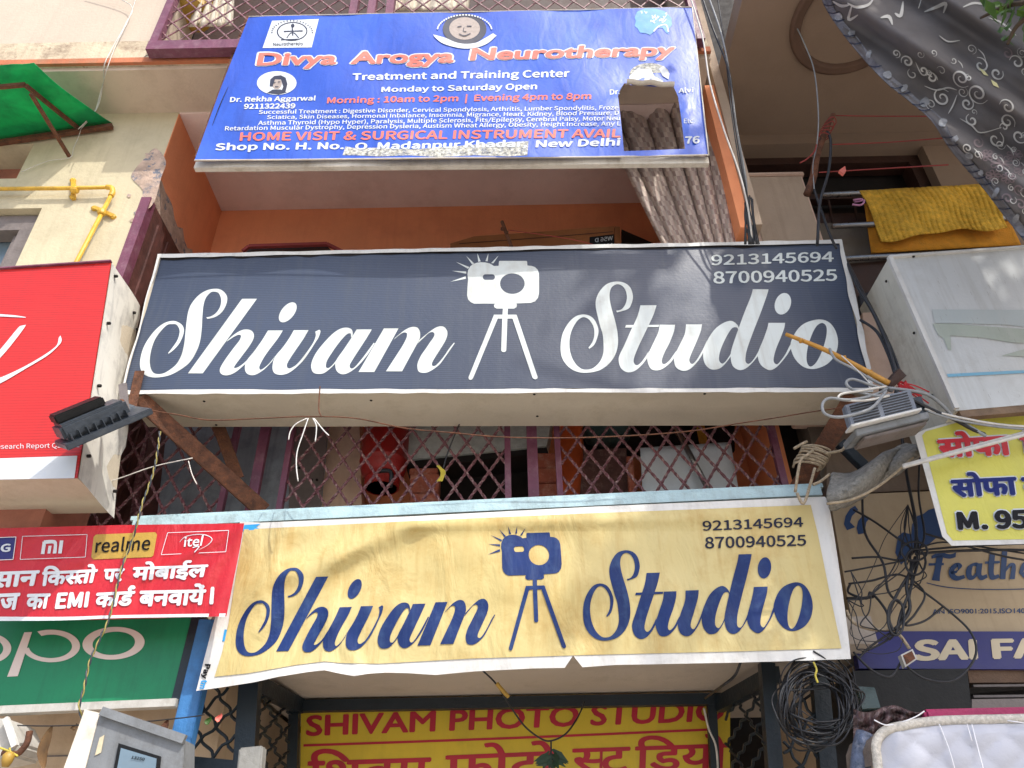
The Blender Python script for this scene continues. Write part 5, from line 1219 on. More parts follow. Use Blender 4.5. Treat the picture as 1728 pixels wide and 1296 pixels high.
for (x, y, r, tn, ro, sg) in ((1531, 104, 12, 1.4, 2.5, 1), (1558, 119, 8, 1, 1, -1), (1572, 131, 10, 1.2, 4, 1), (1622, 132, 18, 1.6, .5, 1), (1650, 158, 20, 1.7, .2, 1), (1590, 165, 18, 1.5, 5.2, -1), (1632, 175, 13, 1.4, 5, 1), (1655, 110, 15, 1.2, 4, 1), (1682, 124, 13, 1.3, 5.5, 1), (1700, 180, 15, 1.3, 3, 1), (1700, 205, 15, 1.4, .3, -1), (1680, 235, 17, 1.1, 5, 1), (1640, 203, 12, 1.2, 4, -1), (1716, 105, 14, 1.2, 3, 1), (1720, 230, 14, 1.2, 0, 1)):
    spiral(mb, x, y, r * 1.1, tn, ro, 3.4, sg)
for k in range(400):
    if len(placed) > 34: break
    x, y = rr.uniform(1470, 1735), rr.uniform(80, 360)
    if not inside(x - 16, y + 4) or (y - 60) < (x - 1500) * .12: continue
    if any(math.hypot(x - a, y - b) < 19 for a, b in placed) or (1515 < x and 92 < y < 250 and hemd(x, y) > 26 and rr.random() < .8): continue
    placed.append((x, y)); r = rr.uniform(6, 12); spiral(mb, x, y, r, rr.uniform(1, 1.7), rr.uniform(0, 6), rr.uniform(1.3, 2.4), rr.choice((-1, 1)))
    if rr.random() < .5: stroke(mb, [(x + r, y), (x + r * 1.8, y + r * .8), (x + r * 2.2, y + r * 1.8)], 1.8, SC, .002, 4, taper=True)
for pts, wd in (([(1560, 145), (1580, 152), (1600, 148), (1615, 152)], 2.6), ([(1600, 192), (1608, 178), (1615, 160)], 2.4), ([(1620, 200), (1640, 212), (1655, 224), (1690, 215)], 2.4), ([(1545, 105), (1556, 126), (1570, 124)], 2), ([(1430, 5), (1445, 12), (1465, 8), (1475, -4)], 5), ([(1405, 2), (1420, 10), (1434, 8)], 5), ([(1448, 25), (1432, 33), (1438, 8)], 5), ([(1486, 30), (1500, 28), (1506, 42)], 6), ([(1510, 22), (1520, 26), (1524, 2)], 6), ([(1560, 20), (1580, 12), (1596, 6), (1592, 22)], 6), ([(1625, 12), (1645, 5), (1670, 10)], 4), ([(1550, 14), (1556, -6)], 5), ([(1668, 30), (1690, 38), (1715, 60)], 3), ([(1585, 60), (1600, 70), (1620, 68)], 2.5)):
    stroke(mb, pts, wd, SC, .002, 5, taper=True)
link('swirl_print', mb, m_swirl, pc)['kind'] = 'stuff'
mb = MB()
for (x, y, r) in ((1690, 275, 18), (1712, 262, 13), (1665, 262, 12), (1702, 300, 12), (1676, 296, 12), (1725, 285, 14)):
    for k in range(7):
        a = k * .9; stroke(mb, [(x + 2 * math.cos(a), y + 1.5 * math.sin(a)), (x + r * .9 * math.cos(a - .3), y + r * .65 * math.sin(a - .3)), (x + r * 1.05 * math.cos(a), y + r * .75 * math.sin(a)), (x + r * .9 * math.cos(a + .3), y + r * .65 * math.sin(a + .3)), (x + 2 * math.cos(a), y + 1.5 * math.sin(a))], 1.6, SC, .0015, 3)
for (x, y) in ((1650, 240), (1720, 320), (1700, 335), (1722, 345), (1700, 90)): spiral(mb, x, y, 12, 1.3, rr.uniform(0, 6), 3)
link('flower_print', mb, m_swirl2, pc)['kind'] = 'stuff'
mb = MB()
for i in range(13):
    s_ = .12 + i * .065; x, y, _ = curt(s_, .028); a_ = ell(x + rr.uniform(-4, 4), y + rr.uniform(-4, 4), 4 + rr.uniform(0, 4), 5 + rr.uniform(0, 5), .5, 12); vs, fs = poly2d([[(p_[0] + rr.uniform(-1, 1), p_[1] + rr.uniform(-1, 1)) for p_ in a_]]); emit(mb, vs, fs, SC, .002, 6)
vs2 = [curt(i / 60, .0) for i in range(61)]
link('hem_print', mb, m_hem, pc)['kind'] = 'stuff'
mb = MB(); ribbon(mb, [(curt(i / 40, .002)[0], curt(i / 40, .002)[1], curt(i / 40, .03 + .006 * math.sin(i))[0], curt(i / 40, .03)[1]) for i in range(41)], SC, .001, 3); link('hem', mb, M('hem_cloth', (118, 118, 124), .85, .3, 16, .7, (72, 70, 76), 14, 0, .4), pc)
mb = MB()
for i in range(1, 38): 
    x, y, _ = curt(i / 40, .0); x2, y2, _ = curt(i / 40 + .008, .034)
    if rr.random() < .6: stroke(mb, [(x, y), (x + 9, y + 2), (x2 + 3, y2 + 4)], 1.8, SC, .003, 4)
link('hem_scroll', mb, m_blackp, pc)['kind'] = 'stuff'
mb = MB()
for pts in ([(1652, 114), (1662, 120), (1668, 128), (1660, 126)], [(1672, 134), (1682, 140), (1686, 148), (1676, 144)]): vs, fs = poly2d([pts]); emit(mb, vs, fs, SC, .004)
link('cream_print', mb, M('cream_print', (222, 216, 160), .8, .05, 8, 0), pc)

# ------------------------------------------------------------------ tree whose branch reaches into the corner
tr = thing('leafy_tree', 'leafy tree branch reaching in at the upper right corner behind the curtain', 'tree')
tc = U(1800, -60, -3.0)
mb = MB(); base = Vector((3.9, -3.6, 0)); mb.tube([base, base + Vector((.05, .1, 2.5)), base + Vector((-.2, .3, 4.6)), Vector((3.2, -2.9, 6.6)), Vector((2.9, -2.6, 7.4))], .16, 10, r2=.05); link('trunk', mb, m_bark, tr, True)
for q_ in ([Vector((3.6, -3.3, 4.8)), Vector((2.9, -2.7, 5.5)), U(1735, 20, -2.2)], [Vector((3.4, -3.1, 5.6)), Vector((4.2, -3.6, 6.6)), Vector((4.5, -3.8, 7.4))], [Vector((3.3, -3.0, 6.2)), Vector((2.4, -3.4, 7.2)), Vector((1.9, -3.7, 7.9))], [U(1760, 0, -2.3), U(1700, 10, -2.2), U(1655, 30, -2.1)], [U(1745, 20, -2.2), U(1715, 45, -2.15), U(1700, 75, -2.1)]):
    link('branch', MB().tube(q_, .045 if q_[0].z < 6.5 and q_[0].x > 3 else .012, 7, r2=.006), m_bark, tr, True)
def leaf(mb, p, l, rnd):
    d = Vector((rnd.uniform(-1, 1), rnd.uniform(-1, 1), rnd.uniform(-1.2, .5))).normalized(); s = d.cross(Vector((rnd.uniform(-1, 1), rnd.uniform(-1, 1), rnd.uniform(-.3, 1)))).normalized(); n = d.cross(s)
    mb.add([p, p + d * l * .35 + s * l * .2 + n * l * .05, p + d * l, p + d * l * .35 - s * l * .2 + n * l * .05], [(0, 1, 2), (0, 2, 3)])
rr = random.Random(31); mb = MB()
cl_ = [(Vector((4.2, -3.6, 7.4)), 1.3, 4200), (Vector((4.3, -3.8, 8.9)), 1.3, 4200), (Vector((5.3, -3.6, 8.0)), 1.2, 2600), (Vector((4.2, -4.2, 10.0)), 1.1, 2600), (Vector((3.6, -3.9, 6.5)), .7, 900)]
for c, r, n in cl_:
    sub = [c + Vector((rr.gauss(0, .5), rr.gauss(0, .5), rr.gauss(0, .4))) * r for _ in range(22)]
    for k in range(n): leaf(mb, rr.choice(sub) + Vector((rr.gauss(0, .16), rr.gauss(0, .16), rr.gauss(0, .12))), rr.uniform(.10, .19), rr)
link('shade_crown', mb, m_leaf, tr)['kind'] = 'stuff'  # out of view, placed and thickened to shade the right side
mb = MB()
for k in range(90):
    x = rr.uniform(1655, 1790); y = rr.uniform(-40, 70) 
    if (x - 1655) < (y - 10) * .8: continue
    leaf(mb, U(x, y, rr.uniform(-2.3, -2.05)), rr.uniform(.06, .11), rr)
link('leaf_spray', mb, m_leaf, tr)['kind'] = 'stuff'

# ------------------------------------------------------------------ brackets
def bracket(label, a, b, wd=.05, mat=m_rust, th=.035):
    mb = MB(); d = (b - a).normalized(); s = d.cross(Vector((0, -1, 0))).normalized()
    mb.bar(a, b, wd, .006); mb.bar(a + s * wd / 2 + Vector((0, .018, 0)), b + s * wd / 2 + Vector((0, .018, 0)), .006, th)
    return solo('rusty_bracket', mb, mat, label, 'bracket', 'rusty angle irons carrying the navy sign box')
bracket('long rusty angle iron sloping down right from the lower left corner of the navy sign', U(235, 672, -.88), U(446, 862, -.50), .075)
bracket('short upright rusty angle iron behind the left end of the navy sign', U(368, 716, -.52), U(402, 808, -.50), .06)
bracket('broad rusty angle iron sloping down left from the lower right corner of the navy sign', U(1443, 668, -.88), U(1338, 842, -.52), .085)
bracket('rusty stub standing at the lower left corner of the navy sign', U(236, 626, -.92), U(222, 690, -.90), .045)
bracket('dark iron bar sloping right below the right floodlight', U(1420, 745, -.75), U(1482, 806, -.72), .045, m_dkframe)
mb = MB(); rr = random.Random(17)
for k in range(9):
    c = U(1378 - k * 2.0, 760 + k * 3.4, -.73); a = c + Vector((-.055, -.02, .015 + rr.uniform(-.01, .01))); b = c + Vector((.055, -.02, -.02 + rr.uniform(-.01, .01)))
    mb.tube([a + Vector((0, .05, 0)), a, (a + b) / 2 + Vector((0, -.02, 0)), b, b + Vector((0, .05, 0))], .006, 6)
for pts in ([(1372, 760), (1362, 768), (1350, 780), (1342, 830)], [(1392, 765), (1420, 760), (1428, 748)], [(1375, 790), (1368, 815), (1356, 850), (1345, 832)], [(1400, 800), (1385, 812), (1372, 818)], [(1340, 757), (1352, 750), (1362, 745)]):
    mb.tube([U(x, y, -.80) for x, y in pts], .007, 6)
solo('tied_rope', mb, m_rope, 'pale rope lashed around the rusty bracket at the lower right', 'rope', smooth=True)

# ------------------------------------------------------------------ floodlights
fl = thing('floodlight', 'black finned floodlight seen edge-on below the left end of the navy sign', 'floodlight')
A = U(104, 757, -1.22); B = U(246, 696, -1.12); ax_ = (B - A).normalized(); dr_ = ray(175, 726).normalized(); upv = ax_.cross(dr_); upv = (upv if upv.z > 0 else -upv).normalized() - dr_ * .16; upv = (upv - ax_ * upv.dot(ax_)).normalized(); dp = ax_.cross(upv); dp = dp if dp.dot(dr_) > 0 else -dp
def fb_(a0, a1, u0, u1, d0, d1):
    L_ = (B - A).length; P = lambda a, u, d: A + ax_ * L_ * a + upv * u + dp * d
    return MB().hexa([P(a0, u0, d0), P(a1, u0, d0), P(a1, u1, d0), P(a0, u1, d0)], [P(a0, u0, d1), P(a1, u0, d1), P(a1, u1, d1), P(a0, u1, d1)])
link('glass_frame', fb_(0, 1, 0, .028, -.12, .10), m_flood, fl, bevel=.004)
link('back_shell', fb_(.04, .80, .0285, .10, -.08, .09), m_flood, fl, bevel=.012)
link('wiring_cover', fb_(.06, .62, .1005, .14, -.03, .085), m_black, fl, bevel=.006)
for k in range(8): link('fin', fb_(.1 + k * .09, .108 + k * .09, .029, .06, -.115, -.0801), m_flood, fl)
link('mount_arm', MB().bar(U(207, 648, -1.1), U(212, 702, -1.1), .035, .008), m_greyframe, fl)
link('mount_plate', MB().bar(U(212, 690, -1.09), U(238, 700, -1.05), .05, .02), m_flood, fl)
mb = MB(); mb.lathe(U(206, 680, -1.12), [(.014, 0), (.014, .012), (.007, .014), (.007, .02)], 8, (0, -1, 0)); mb.lathe(U(205, 692, -1.12), [(.012, 0), (.012, .01)], 8, (0, -1, 0)); link('bolt', mb, m_rust, fl)
fl2 = thing('floodlight', 'white-edged slatted floodlight under the cable bundle at the right end of the navy sign', 'floodlight')
c0_ = U(1436, 722, -1.2); c1_ = U(1552, 694, -1.2); A, B = c0_, c1_; ax_ = (B - A).normalized(); dr_ = ray(1495, 705).normalized(); upv = ax_.cross(dr_); upv = (upv if upv.z > 0 else -upv).normalized(); upv = (upv + dr_ * .45).normalized(); dp = ax_.cross(upv); dp = dp if dp.dot(dr_) > 0 else -dp
m_fl2 = M('blue_grey_casting', (112, 120, 134), .45, .1, 14, .5, (70, 74, 84), 16, 0, .3)
link('body', fb_(.02, 1.0, .012, .115, .01, .05), m_fl2, fl2, bevel=.004)
link('front_trim', fb_(-.01, 1.02, -.0, .011, -.012, .055), m_white, fl2, bevel=.002)
for h in (0, 1):
    for k in range(7): link('slat', fb_(.08 + h * .45, .46 + h * .47, .024 + k * .0125, .0285 + k * .0125, .006, .0096), m_cable, fl2)
link('under_tray', fb_(.08, 1.15, -.034, -.002, .02, .16), m_meter, fl2, bevel=.003)
link('under_tray', fb_(.20, 1.12, -.050, -.036, .04, .15), m_greyframe, fl2, bevel=.003)
link('end_cap', fb_(1.02, 1.2, -.03, .09, .05, .15), m_flood, fl2, bevel=.004)

# bamboo stick
bs = MB().tube([U(1326, 564, -1.05), U(1400, 594, -1.10), U(1500, 647, -1.16)], .009, 8, True, r2=.014)
for t in ((1352, 575), (1424, 604), (1468, 628)): bs.lathe(U(*t, -1.09), [(.011, -.006), (.0145, 0), (.011, .006)], 8, U(1500, 647, -1.16) - U(1400, 594, -1.1))
solo('bamboo_stick', bs, m_bamboo, 'thin yellow bamboo stick poking over the last letter of the navy sign', 'stick', smooth=True)
solo('wooden_block', MB().plate([U(1496, 648, -1.15), U(1518, 621, -1.15), U(1530, 634, -1.12), U(1506, 655, -1.12)], (0, .08, .02)), m_darkwood, 'dark broken wood block where the bamboo stick and the cables meet', 'block')
mb = MB(); rr = random.Random(8)
for k in range(16):
    a = U(1520 + rr.uniform(-8, 8), 648 + rr.uniform(-6, 6), -1.1); b = U(1556 + rr.uniform(-14, 12), 668 + rr.uniform(-8, 16), -1.06); mb.tube([a, (a + b) / 2 + Vector((rr.uniform(-.02, .02), rr.uniform(-.02, .02), rr.uniform(-.02, .02))), b], .004, 4)
solo('red_cord_knot', mb, m_redink, 'knot of red cord behind the cable bundle by the right floodlight', 'cord')

# ------------------------------------------------------------------ cables
def wire(name, label, pts, r, mat, cat='cable', group=None, n=6):
    return solo(name, MB().tube([U(*p) for p in pts], r, n, sub=6), mat, label, cat, group, smooth=True)
gB = 'vertical cables hanging left of the parapet pillar'
for k, (pts, r, mt, lab) in enumerate((
    ([(1160, -20, -1.3), (1185, 60, -1.3), (1198, 140, -1.28), (1222, 220, -1.25), (1247, 290, -1.2), (1262, 350, -1.15), (1270, 412, -1.05)], .005, m_cablew, 'white cable curving down past the right edge of the blue board'),
    ([(1180, -20, -1.3), (1200, 40, -1.3), (1230, 120, -1.28), (1238, 190, -1.25), (1252, 280, -1.2), (1262, 345, -1.12), (1266, 412, -1.05)], .006, m_cable, 'dark cable bundled beside the white one right of the blue board'),
    ([(1190, -20, -1.28), (1218, 60, -1.28), (1233, 140, -1.25), (1242, 210, -1.22), (1258, 300, -1.15), (1262, 360, -1.1), (1280, 412, -1.05)], .006, m_cableg, 'grey cable running down beside the dark one right of the blue board'),
    ([(1208, -20, -1.28), (1222, 70, -1.26), (1236, 200, -1.22), (1256, 320, -1.15), (1272, 380, -1.1), (1278, 412, -1.05)], .004, m_cable, 'thin black cable nearest the brown underside'))):
    wire('hanging_cable', lab, pts, r, mt, group=gB)
mb = MB(); rr = random.Random(13)
for k in range(14):
    x = 1262 + rr.uniform(-7, 9); mb.tube([U(x, 340 + rr.uniform(-10, 5), -1.12), U(x + rr.uniform(-4, 5), 370, -1.10), U(x + rr.uniform(-3, 12), 412, -1.06)], rr.uniform(.003, .006), 5)
solo('cable_bunch', mb, m_cable, 'bunch of dark cables tied together behind the top edge of the navy sign', 'cable', smooth=True)
wire('thin_cable', 'thin grey cable from the top of the frame to the stump above the parapet pillar', [(1320, -20, -1.3), (1335, 25, -1.3), (1358, 75, -1.25), (1374, 120, -1.2), (1381, 190, -1.15), (1379, 240, -1.1), (1372, 280, -1.05), (1374, 320, -1.02)], .004, m_cableg)
wire('thick_cable', 'dark cable looping from the stump down the parapet pillar', [(1396, 222, -1.12), (1402, 240, -1.12), (1398, 290, -1.1), (1384, 340, -1.08), (1380, 400, -1.05), (1379, 414, -1.0)], .008, m_cable)
wire('thick_cable', 'dark cable crossing the right face of the parapet pillar', [(1374, 320, -1.02), (1384, 350, -1.02), (1400, 395, -1.0), (1412, 420, -.97)], .007, m_cable)
stp = thing('rusty_stump', 'twisted rusty stump wrapped in wire standing on the parapet pillar', 'stump')
link('stump', MB().tube([U(1362, 328, -1.0), U(1372, 300, -1.02), U(1378, 265, -1.06), U(1388, 235, -1.08), U(1398, 208, -1.1), U(1406, 194, -1.1)], .022, 8, r2=.016), m_rust, stp, True)
mb = MB()
for k in range(5):
    t = k / 5; c = U(1390 + 14 * t, 232 - 32 * t, -1.1); mb.tube([c + Vector((.032 * math.cos(a), .032 * math.sin(a), .008 * math.sin(a * 2 + k))) for a in (2 * math.pi * j / 10 for j in range(11))], .003, 4)
mb.tube([U(1350, 275, -1.1), U(1362, 268, -1.1), U(1374, 256, -1.1), U(1378, 244, -1.1)], .004, 5)
link('wire_wrap', mb, m_redstr, stp)
gS = 'red strings stretched across the dark window'
for pts, lab in (([(1408, 195, -1.08), (1480, 196, -1.2), (1572, 196, -1.5)], 'topmost red string from the rusty stump to the patterned curtain'), ([(1402, 244, -1.08), (1500, 240, -1.2), (1590, 233, -1.5)], 'middle red string across the dark window'), ([(1382, 291, -1.05), (1480, 285, -1.2), (1600, 278, -1.5)], 'lowest red string across the dark window, carrying an orange peg')):
    wire('string', lab, pts, .0035, m_redstr, 'string', gS, 5)
solo('orange_peg', MB().plate([U(1416, 287, -1.12), U(1426, 280, -1.12), (U(1428, 288, -1.12)), U(1424, 293, -1.12)], (0, .02, 0)), m_salmon, 'small orange peg on the lowest red string', 'peg')
# grey coil in front of the right floodlight
gC = 'cables tangled around the right floodlight'
for k, (pts, r, mt, lab) in enumerate((
    ([(1500, 655, -1.15), (1470, 668, -1.22), (1432, 675, -1.25), (1400, 672, -1.26), (1388, 682, -1.26), (1392, 698, -1.26), (1415, 704, -1.26), (1450, 697, -1.25), (1475, 685, -1.24), (1495, 660, -1.2)], .0065, m_cableg, 'big grey cable loop under the bamboo stick'),
    ([(1505, 660, -1.12), (1470, 650, -1.22), (1440, 640, -1.22), (1428, 646, -1.22), (1440, 658, -1.22), (1480, 668, -1.22), (1520, 664, -1.15)], .0065, m_cableg, 'upper grey cable loop by the bamboo stick'),
    ([(1400, 588, -1.12), (1410, 606, -1.13), (1440, 622, -1.15), (1470, 640, -1.16), (1500, 655, -1.16)], .006, m_cableg, 'grey cable hooked over the bamboo stick'),
    ([(1495, 652, -1.2), (1450, 660, -1.24), (1420, 665, -1.25), (1418, 674, -1.25), (1460, 676, -1.24), (1500, 668, -1.2)], .0055, m_cablew, 'pale cable loop among the grey loops'),
    ([(1500, 655, -1.18), (1560, 664, -1.16), (1590, 684, -1.14), (1610, 705, -1.12), (1640, 722, -1.12), (1664, 736, -1.12)], .008, m_cableg, 'thick grey cable running right over the yellow Hindi banner'),
    ([(1510, 660, -1.18), (1570, 690, -1.16), (1610, 708, -1.13), (1640, 724, -1.12), (1662, 733, -1.12)], .008, m_cable, 'thick dark cable running right beside the grey one'),
    ([(1420, 600, -1.14), (1452, 630, -1.16), (1470, 650, -1.18)], .003, m_cablew, 'very thin white wire beside the bamboo stick'),
    ([(1560, 690, -1.16), (1620, 705, -1.14), (1700, 718, -1.12), (1800, 722, -1.1)], .006, m_cablew, 'upper white cable leading right along the top of the Hindi banner'),
    ([(1565, 694, -1.16), (1620, 710, -1.14), (1700, 722, -1.12), (1800, 728, -1.1)], .005, m_cableg, 'second pale cable leading right along the top of the Hindi banner'))):
    wire('tangled_cable', lab, pts, r, mt, group=gC)
rodw = MB().tube([U(1524, 788, -1.1), U(1800, 715, -1.12)], .008, 8, False); rodw.tube([U(1524, 785, -1.09), U(1800, 710, -1.11)], .006, 6, False)
solo('white_rod', rodw, m_cablew, 'long white rod crossing the yellow Hindi banner', 'rod', smooth=True)
# sack under the floodlight
mb = MB(); vs = []; rr = random.Random(19)
for j in range(13):
    for i in range(21):
        a = i / 20; b = j / 12
        xt = 1400 + 150 * a; yt = 800 - 38 * a + 14 * math.sin(a * 6); xb3 = 1398 + 152 * a; yb3 = 856 - 92 * a ** 1.5
        x = xt * (1 - b) + xb3 * b; y = yt * (1 - b) + yb3 * b + rr.uniform(-1.4, 1.4)
        vs.append(U(x, y, -.78 + .05 * math.sin(a * 8 + b * 5) - .09 * math.sin(math.pi * b) + rr.uniform(-.006, .006)))
mb.add(vs, [(j * 21 + i, j * 21 + i + 1, j * 21 + i + 22, j * 21 + i + 21) for j in range(12) for i in range(20)])
o = solo('grey_sack', mb, m_sack, 'crumpled grey sacking bundle hanging below the right floodlight', 'sack', smooth=True); sd = o.modifiers.new('t', 'SOLIDIFY'); sd.thickness = .02
wire('edge_cord', 'pale cord along the lower edge of the grey sacking', [(1395, 850, -.9), (1440, 842, -.92), (1490, 815, -.93), (1552, 762, -.9)], .006, m_rope, 'cord')
# black cables in front of the tan board
gK = 'black cables hanging in a tangle in front of the tan shop board'
rr = random.Random(23)
K = [([(1540, 850, -.7), (1548, 940, -.72), (1530, 1010, -.72), (1516, 1060, -.72), (1500, 1080, -.7)], .006), ([(1520, 720, -.7), (1530, 800, -.7), (1545, 880, -.72), (1545, 925, -.72)], .009), ([(1555, 740, -.7), (1550, 830, -.7), (1560, 900, -.72), (1550, 930, -.72)], .006),
     ([(1455, 840, -.6), (1460, 900, -.65), (1490, 950, -.7), (1500, 1000, -.7), (1530, 1025, -.7)], .007), ([(1440, 860, -.6), (1475, 880, -.65), (1510, 905, -.7), (1545, 930, -.72)], .007), ([(1437, 942, -.62), (1480, 940, -.66), (1520, 945, -.7), (1545, 930, -.72)], .006),
     ([(1425, 965, -.62), (1480, 955, -.66), (1530, 945, -.7)], .005), ([(1432, 985, -.6), (1470, 980, -.65), (1520, 970, -.7), (1560, 1000, -.72), (1545, 1035, -.72), (1528, 1055, -.72), (1560, 1048, -.72), (1590, 1025, -.7)], .006),
     ([(1435, 985, -.6), (1432, 1000, -.62), (1462, 1010, -.66), (1470, 1000, -.66), (1495, 1030, -.7), (1500, 1055, -.7)], .007), ([(1428, 1010, -.6), (1470, 1008, -.64), (1475, 1002, -.66)], .008),
     ([(1540, 930, -.72), (1590, 925, -.7), (1660, 920, -.68), (1800, 915, -.66)], .006), ([(1545, 935, -.72), (1610, 930, -.7), (1700, 928, -.68), (1800, 930, -.66)], .008), ([(1560, 900, -.72), (1620, 918, -.7), (1700, 940, -.68), (1800, 955, -.66)], .006), ([(1550, 925, -.72), (1590, 915, -.7), (1650, 922, -.68), (1800, 945, -.66)], .005),
     ([(1540, 985, -.72), (1600, 1030, -.7), (1640, 1070, -.7), (1645, 1110, -.7), (1610, 1148, -.7), (1560, 1145, -.7), (1525, 1120, -.7)], .006), ([(1515, 1060, -.72), (1470, 1090, -.7), (1450, 1110, -.7)], .006), ([(1520, 1060, -.72), (1490, 1085, -.7), (1455, 1100, -.7)], .005),
     ([(1440, 1100, -.7), (1470, 1130, -.7), (1502, 1142, -.7), (1520, 1118, -.7)], .006), ([(1545, 940, -.73), (1530, 985, -.74), (1535, 1030, -.74), (1510, 1062, -.74)], .009), ([(1550, 945, -.73), (1515, 1000, -.74), (1500, 1040, -.74), (1508, 1065, -.74)], .008), ([(1535, 935, -.73), (1538, 985, -.74), (1520, 1035, -.74), (1512, 1070, -.74)], .007)]
nodes = [(1545, 932), (1512, 1062), (1436, 965), (1446, 1096), (1532, 852), (1430, 1012), (1552, 985), (1470, 1004)]
for k in range(15):
    p0, p1 = rr.sample(nodes, 2); sag = rr.uniform(10, 60); sx = rr.uniform(-45, 45)
    pts = [(*p0, -.72)] + [(p0[0] + (p1[0] - p0[0]) * t + sx * math.sin(math.pi * t) + 6 * math.sin(9 * t + k), p0[1] + (p1[1] - p0[1]) * t + sag * math.sin(math.pi * t) + 5 * math.sin(7 * t + k), -.70 - .05 * math.sin(math.pi * t)) for t in (.17, .33, .5, .67, .83)] + [(*p1, -.72)]
    wire('loose_wire', 'thin loose black wire in the tangle before the tan shop board', pts, rr.uniform(.0018, .0034), m_cable, 'wire', 'thin black wires tangled before the tan shop board', 5)
words = ['leftmost', 'thick vertical', 'thin vertical', 'bent', 'sagging upper', 'level', 'lower level', 'snaking', 'kinked', 'short thick', 'upper right-leading', 'thick right-leading', 'steep right-leading', 'thin right-leading', 'large looping', 'lower left-leading', 'thin left-leading', 'hanging loop of', 'thick bundled', 'second bundled', 'third bundled']
for (pts, r), wd_ in zip(K, words): wire('black_cable', f'{wd_} black cable in the tangle before the tan shop board', pts, r * .8, m_cable, group=gK)
for k, (cx, cy, rx, ry) in enumerate(((1545, 948, 17, 22), (1543, 930, 22, 16), (1512, 1042, 14, 30))):
    wire('black_cable', ('upright', 'flat', 'long lower')[k] + ' black cable coil in the tangle before the tan shop board', [(cx + rx * math.cos(a), cy + ry * math.sin(a), -.76) for a in (2 * math.pi * j / 12 for j in range(13))], .005, m_cable, group=gK)
wire('pale_cable', 'pale cable bending past the lower right corner of the yellow studio banner', [(1428, 1030, -.72), (1440, 1050, -.72), (1470, 1062, -.72), (1510, 1065, -.72), (1535, 1095, -.72)], .007, m_rope)
jb = thing('junction_box', 'small brown open junction box dangling before the letters of the indigo strip', 'box')
jc = [U(1520, 1105, -.74), U(1540, 1095, -.74), U(1548, 1112, -.74), U(1528, 1126, -.74)]
link('shell', MB().plate(jc, (0, .03, 0)), m_lightgrey, jb); cc = sum(jc, Vector()) / 4
link('inside_panel', MB().plate([cc + (p - cc) * .75 + Vector((0, -.002, 0)) for p in jc], (0, .0015, 0)), m_rust, jb)
# big coil below
gL = 'large coils of black cable hanging right of the studio doorway'
for k in range(26):
    cx = 1382 + rr.uniform(-14, 14); cy = 1180 + rr.uniform(-18, 18) + k * .6; rx = 58 + rr.uniform(-20, 12); ry = 62 + rr.uniform(-24, 14); ph = rr.uniform(0, 6)
    wire('coil_loop', 'loop in the thick hank of black cable hanging right of the studio doorway', [(cx + rx * math.cos(a), cy + ry * math.sin(a) + 5 * math.sin(3 * a + ph) + 7 * math.sin(2 * a + 2 * ph), -.70 - .05 * math.sin(a * 2 + ph) + rr.uniform(-.01, .01)) for a in (2 * math.pi * j / 14 + ph for j in range(15))], rr.uniform(.0024, .0042), m_cable, group=gL)
wire('green_wire', 'short green-yellow wire hanging in the hank of black cable', [(1373, 1118, -.8), (1378, 1130, -.82), (1376, 1140, -.82), (1380, 1152, -.82)], .004, m_cabley)
gV = 'dark cables dropping down to the right of the navy sign'
for pts, r, lab in (([(1428, 440, -.9), (1448, 485, -.95), (1475, 530, -1.0), (1497, 580, -1.05), (1512, 628, -1.1)], .009, 'outer dark cable between the navy and white sign boxes'), ([(1452, 540, -.95), (1480, 560, -1.0), (1500, 600, -1.05), (1510, 630, -1.1)], .008, 'inner dark cable between the navy and white sign boxes'), ([(1432, 445, -.9), (1455, 490, -.95), (1484, 545, -1.0), (1505, 590, -1.05), (1518, 625, -1.1)], .006, 'third dark cable between the navy and white sign boxes')):
    wire('drop_cable', lab, pts, r, m_cable, group=gV)
# twisted pair down the left
def twist(name, label, pts, r, mats, pitch=.03):
    t = thing(name, label, 'wire'); C = crom([U(*p) for p in pts], 14)
    for k, mt in enumerate(mats):
        P = []; L_ = 0
        for i, p in enumerate(C):
            if i: L_ += (C[i] - C[i - 1]).length
            a = L_ / pitch * 2 * math.pi + k * 2 * math.pi / len(mats); P.append(p + Vector((math.cos(a), math.sin(a), 0)) * r * 1.05)
        link('strand', MB().tube(P, r, 5, False), mt, t, True)
twist('twisted_wire', 'twisted wire pair dropping from the left bracket across the red and green signs', [(270, 728, -1.0), (266, 760, -1.0), (258, 800, -1.0), (240, 850, -1.0), (232, 880, -1.0), (222, 915, -.98), (205, 960, -.98), (185, 1040, -.98), (170, 1075, -.98), (152, 1115, -.98), (142, 1160, -.98), (134, 1190, -.98), (138, 1212, -.96), (145, 1232, -.95)], .0030, [M('dull_yellow_strand', (150, 140, 80), .6, .2, 30, .4, (90, 84, 60), 20, 0, .1), m_flood], .075)
wire('thin_wire', 'thin pale wire slanting across the lattice left of the long bracket', [(160, 820, -.8), (205, 806, -.8), (260, 787, -.8), (325, 773, -.8)], .0025, m_cablew, 'wire')
wire('thin_wire', 'short bent pale wire on the lattice left of the long bracket', [(318, 778, -.8), (324, 800, -.8), (332, 817, -.8)], .0025, m_cablew, 'wire')
wire('bottom_wire', 'thin rusty wire sagging under the navy sign box', [(238, 690, -.92), (300, 700, -.92), (355, 709, -.92), (440, 706, -.92), (520, 703, -.92), (600, 706, -.92), (680, 722, -.9), (760, 730, -.9), (860, 738, -.88), (1000, 738, -.88), (1150, 729, -.88), (1250, 714, -.9), (1310, 705, -.9), (1370, 695, -.95), (1420, 688, -1.0)], .003, m_rust, 'wire')
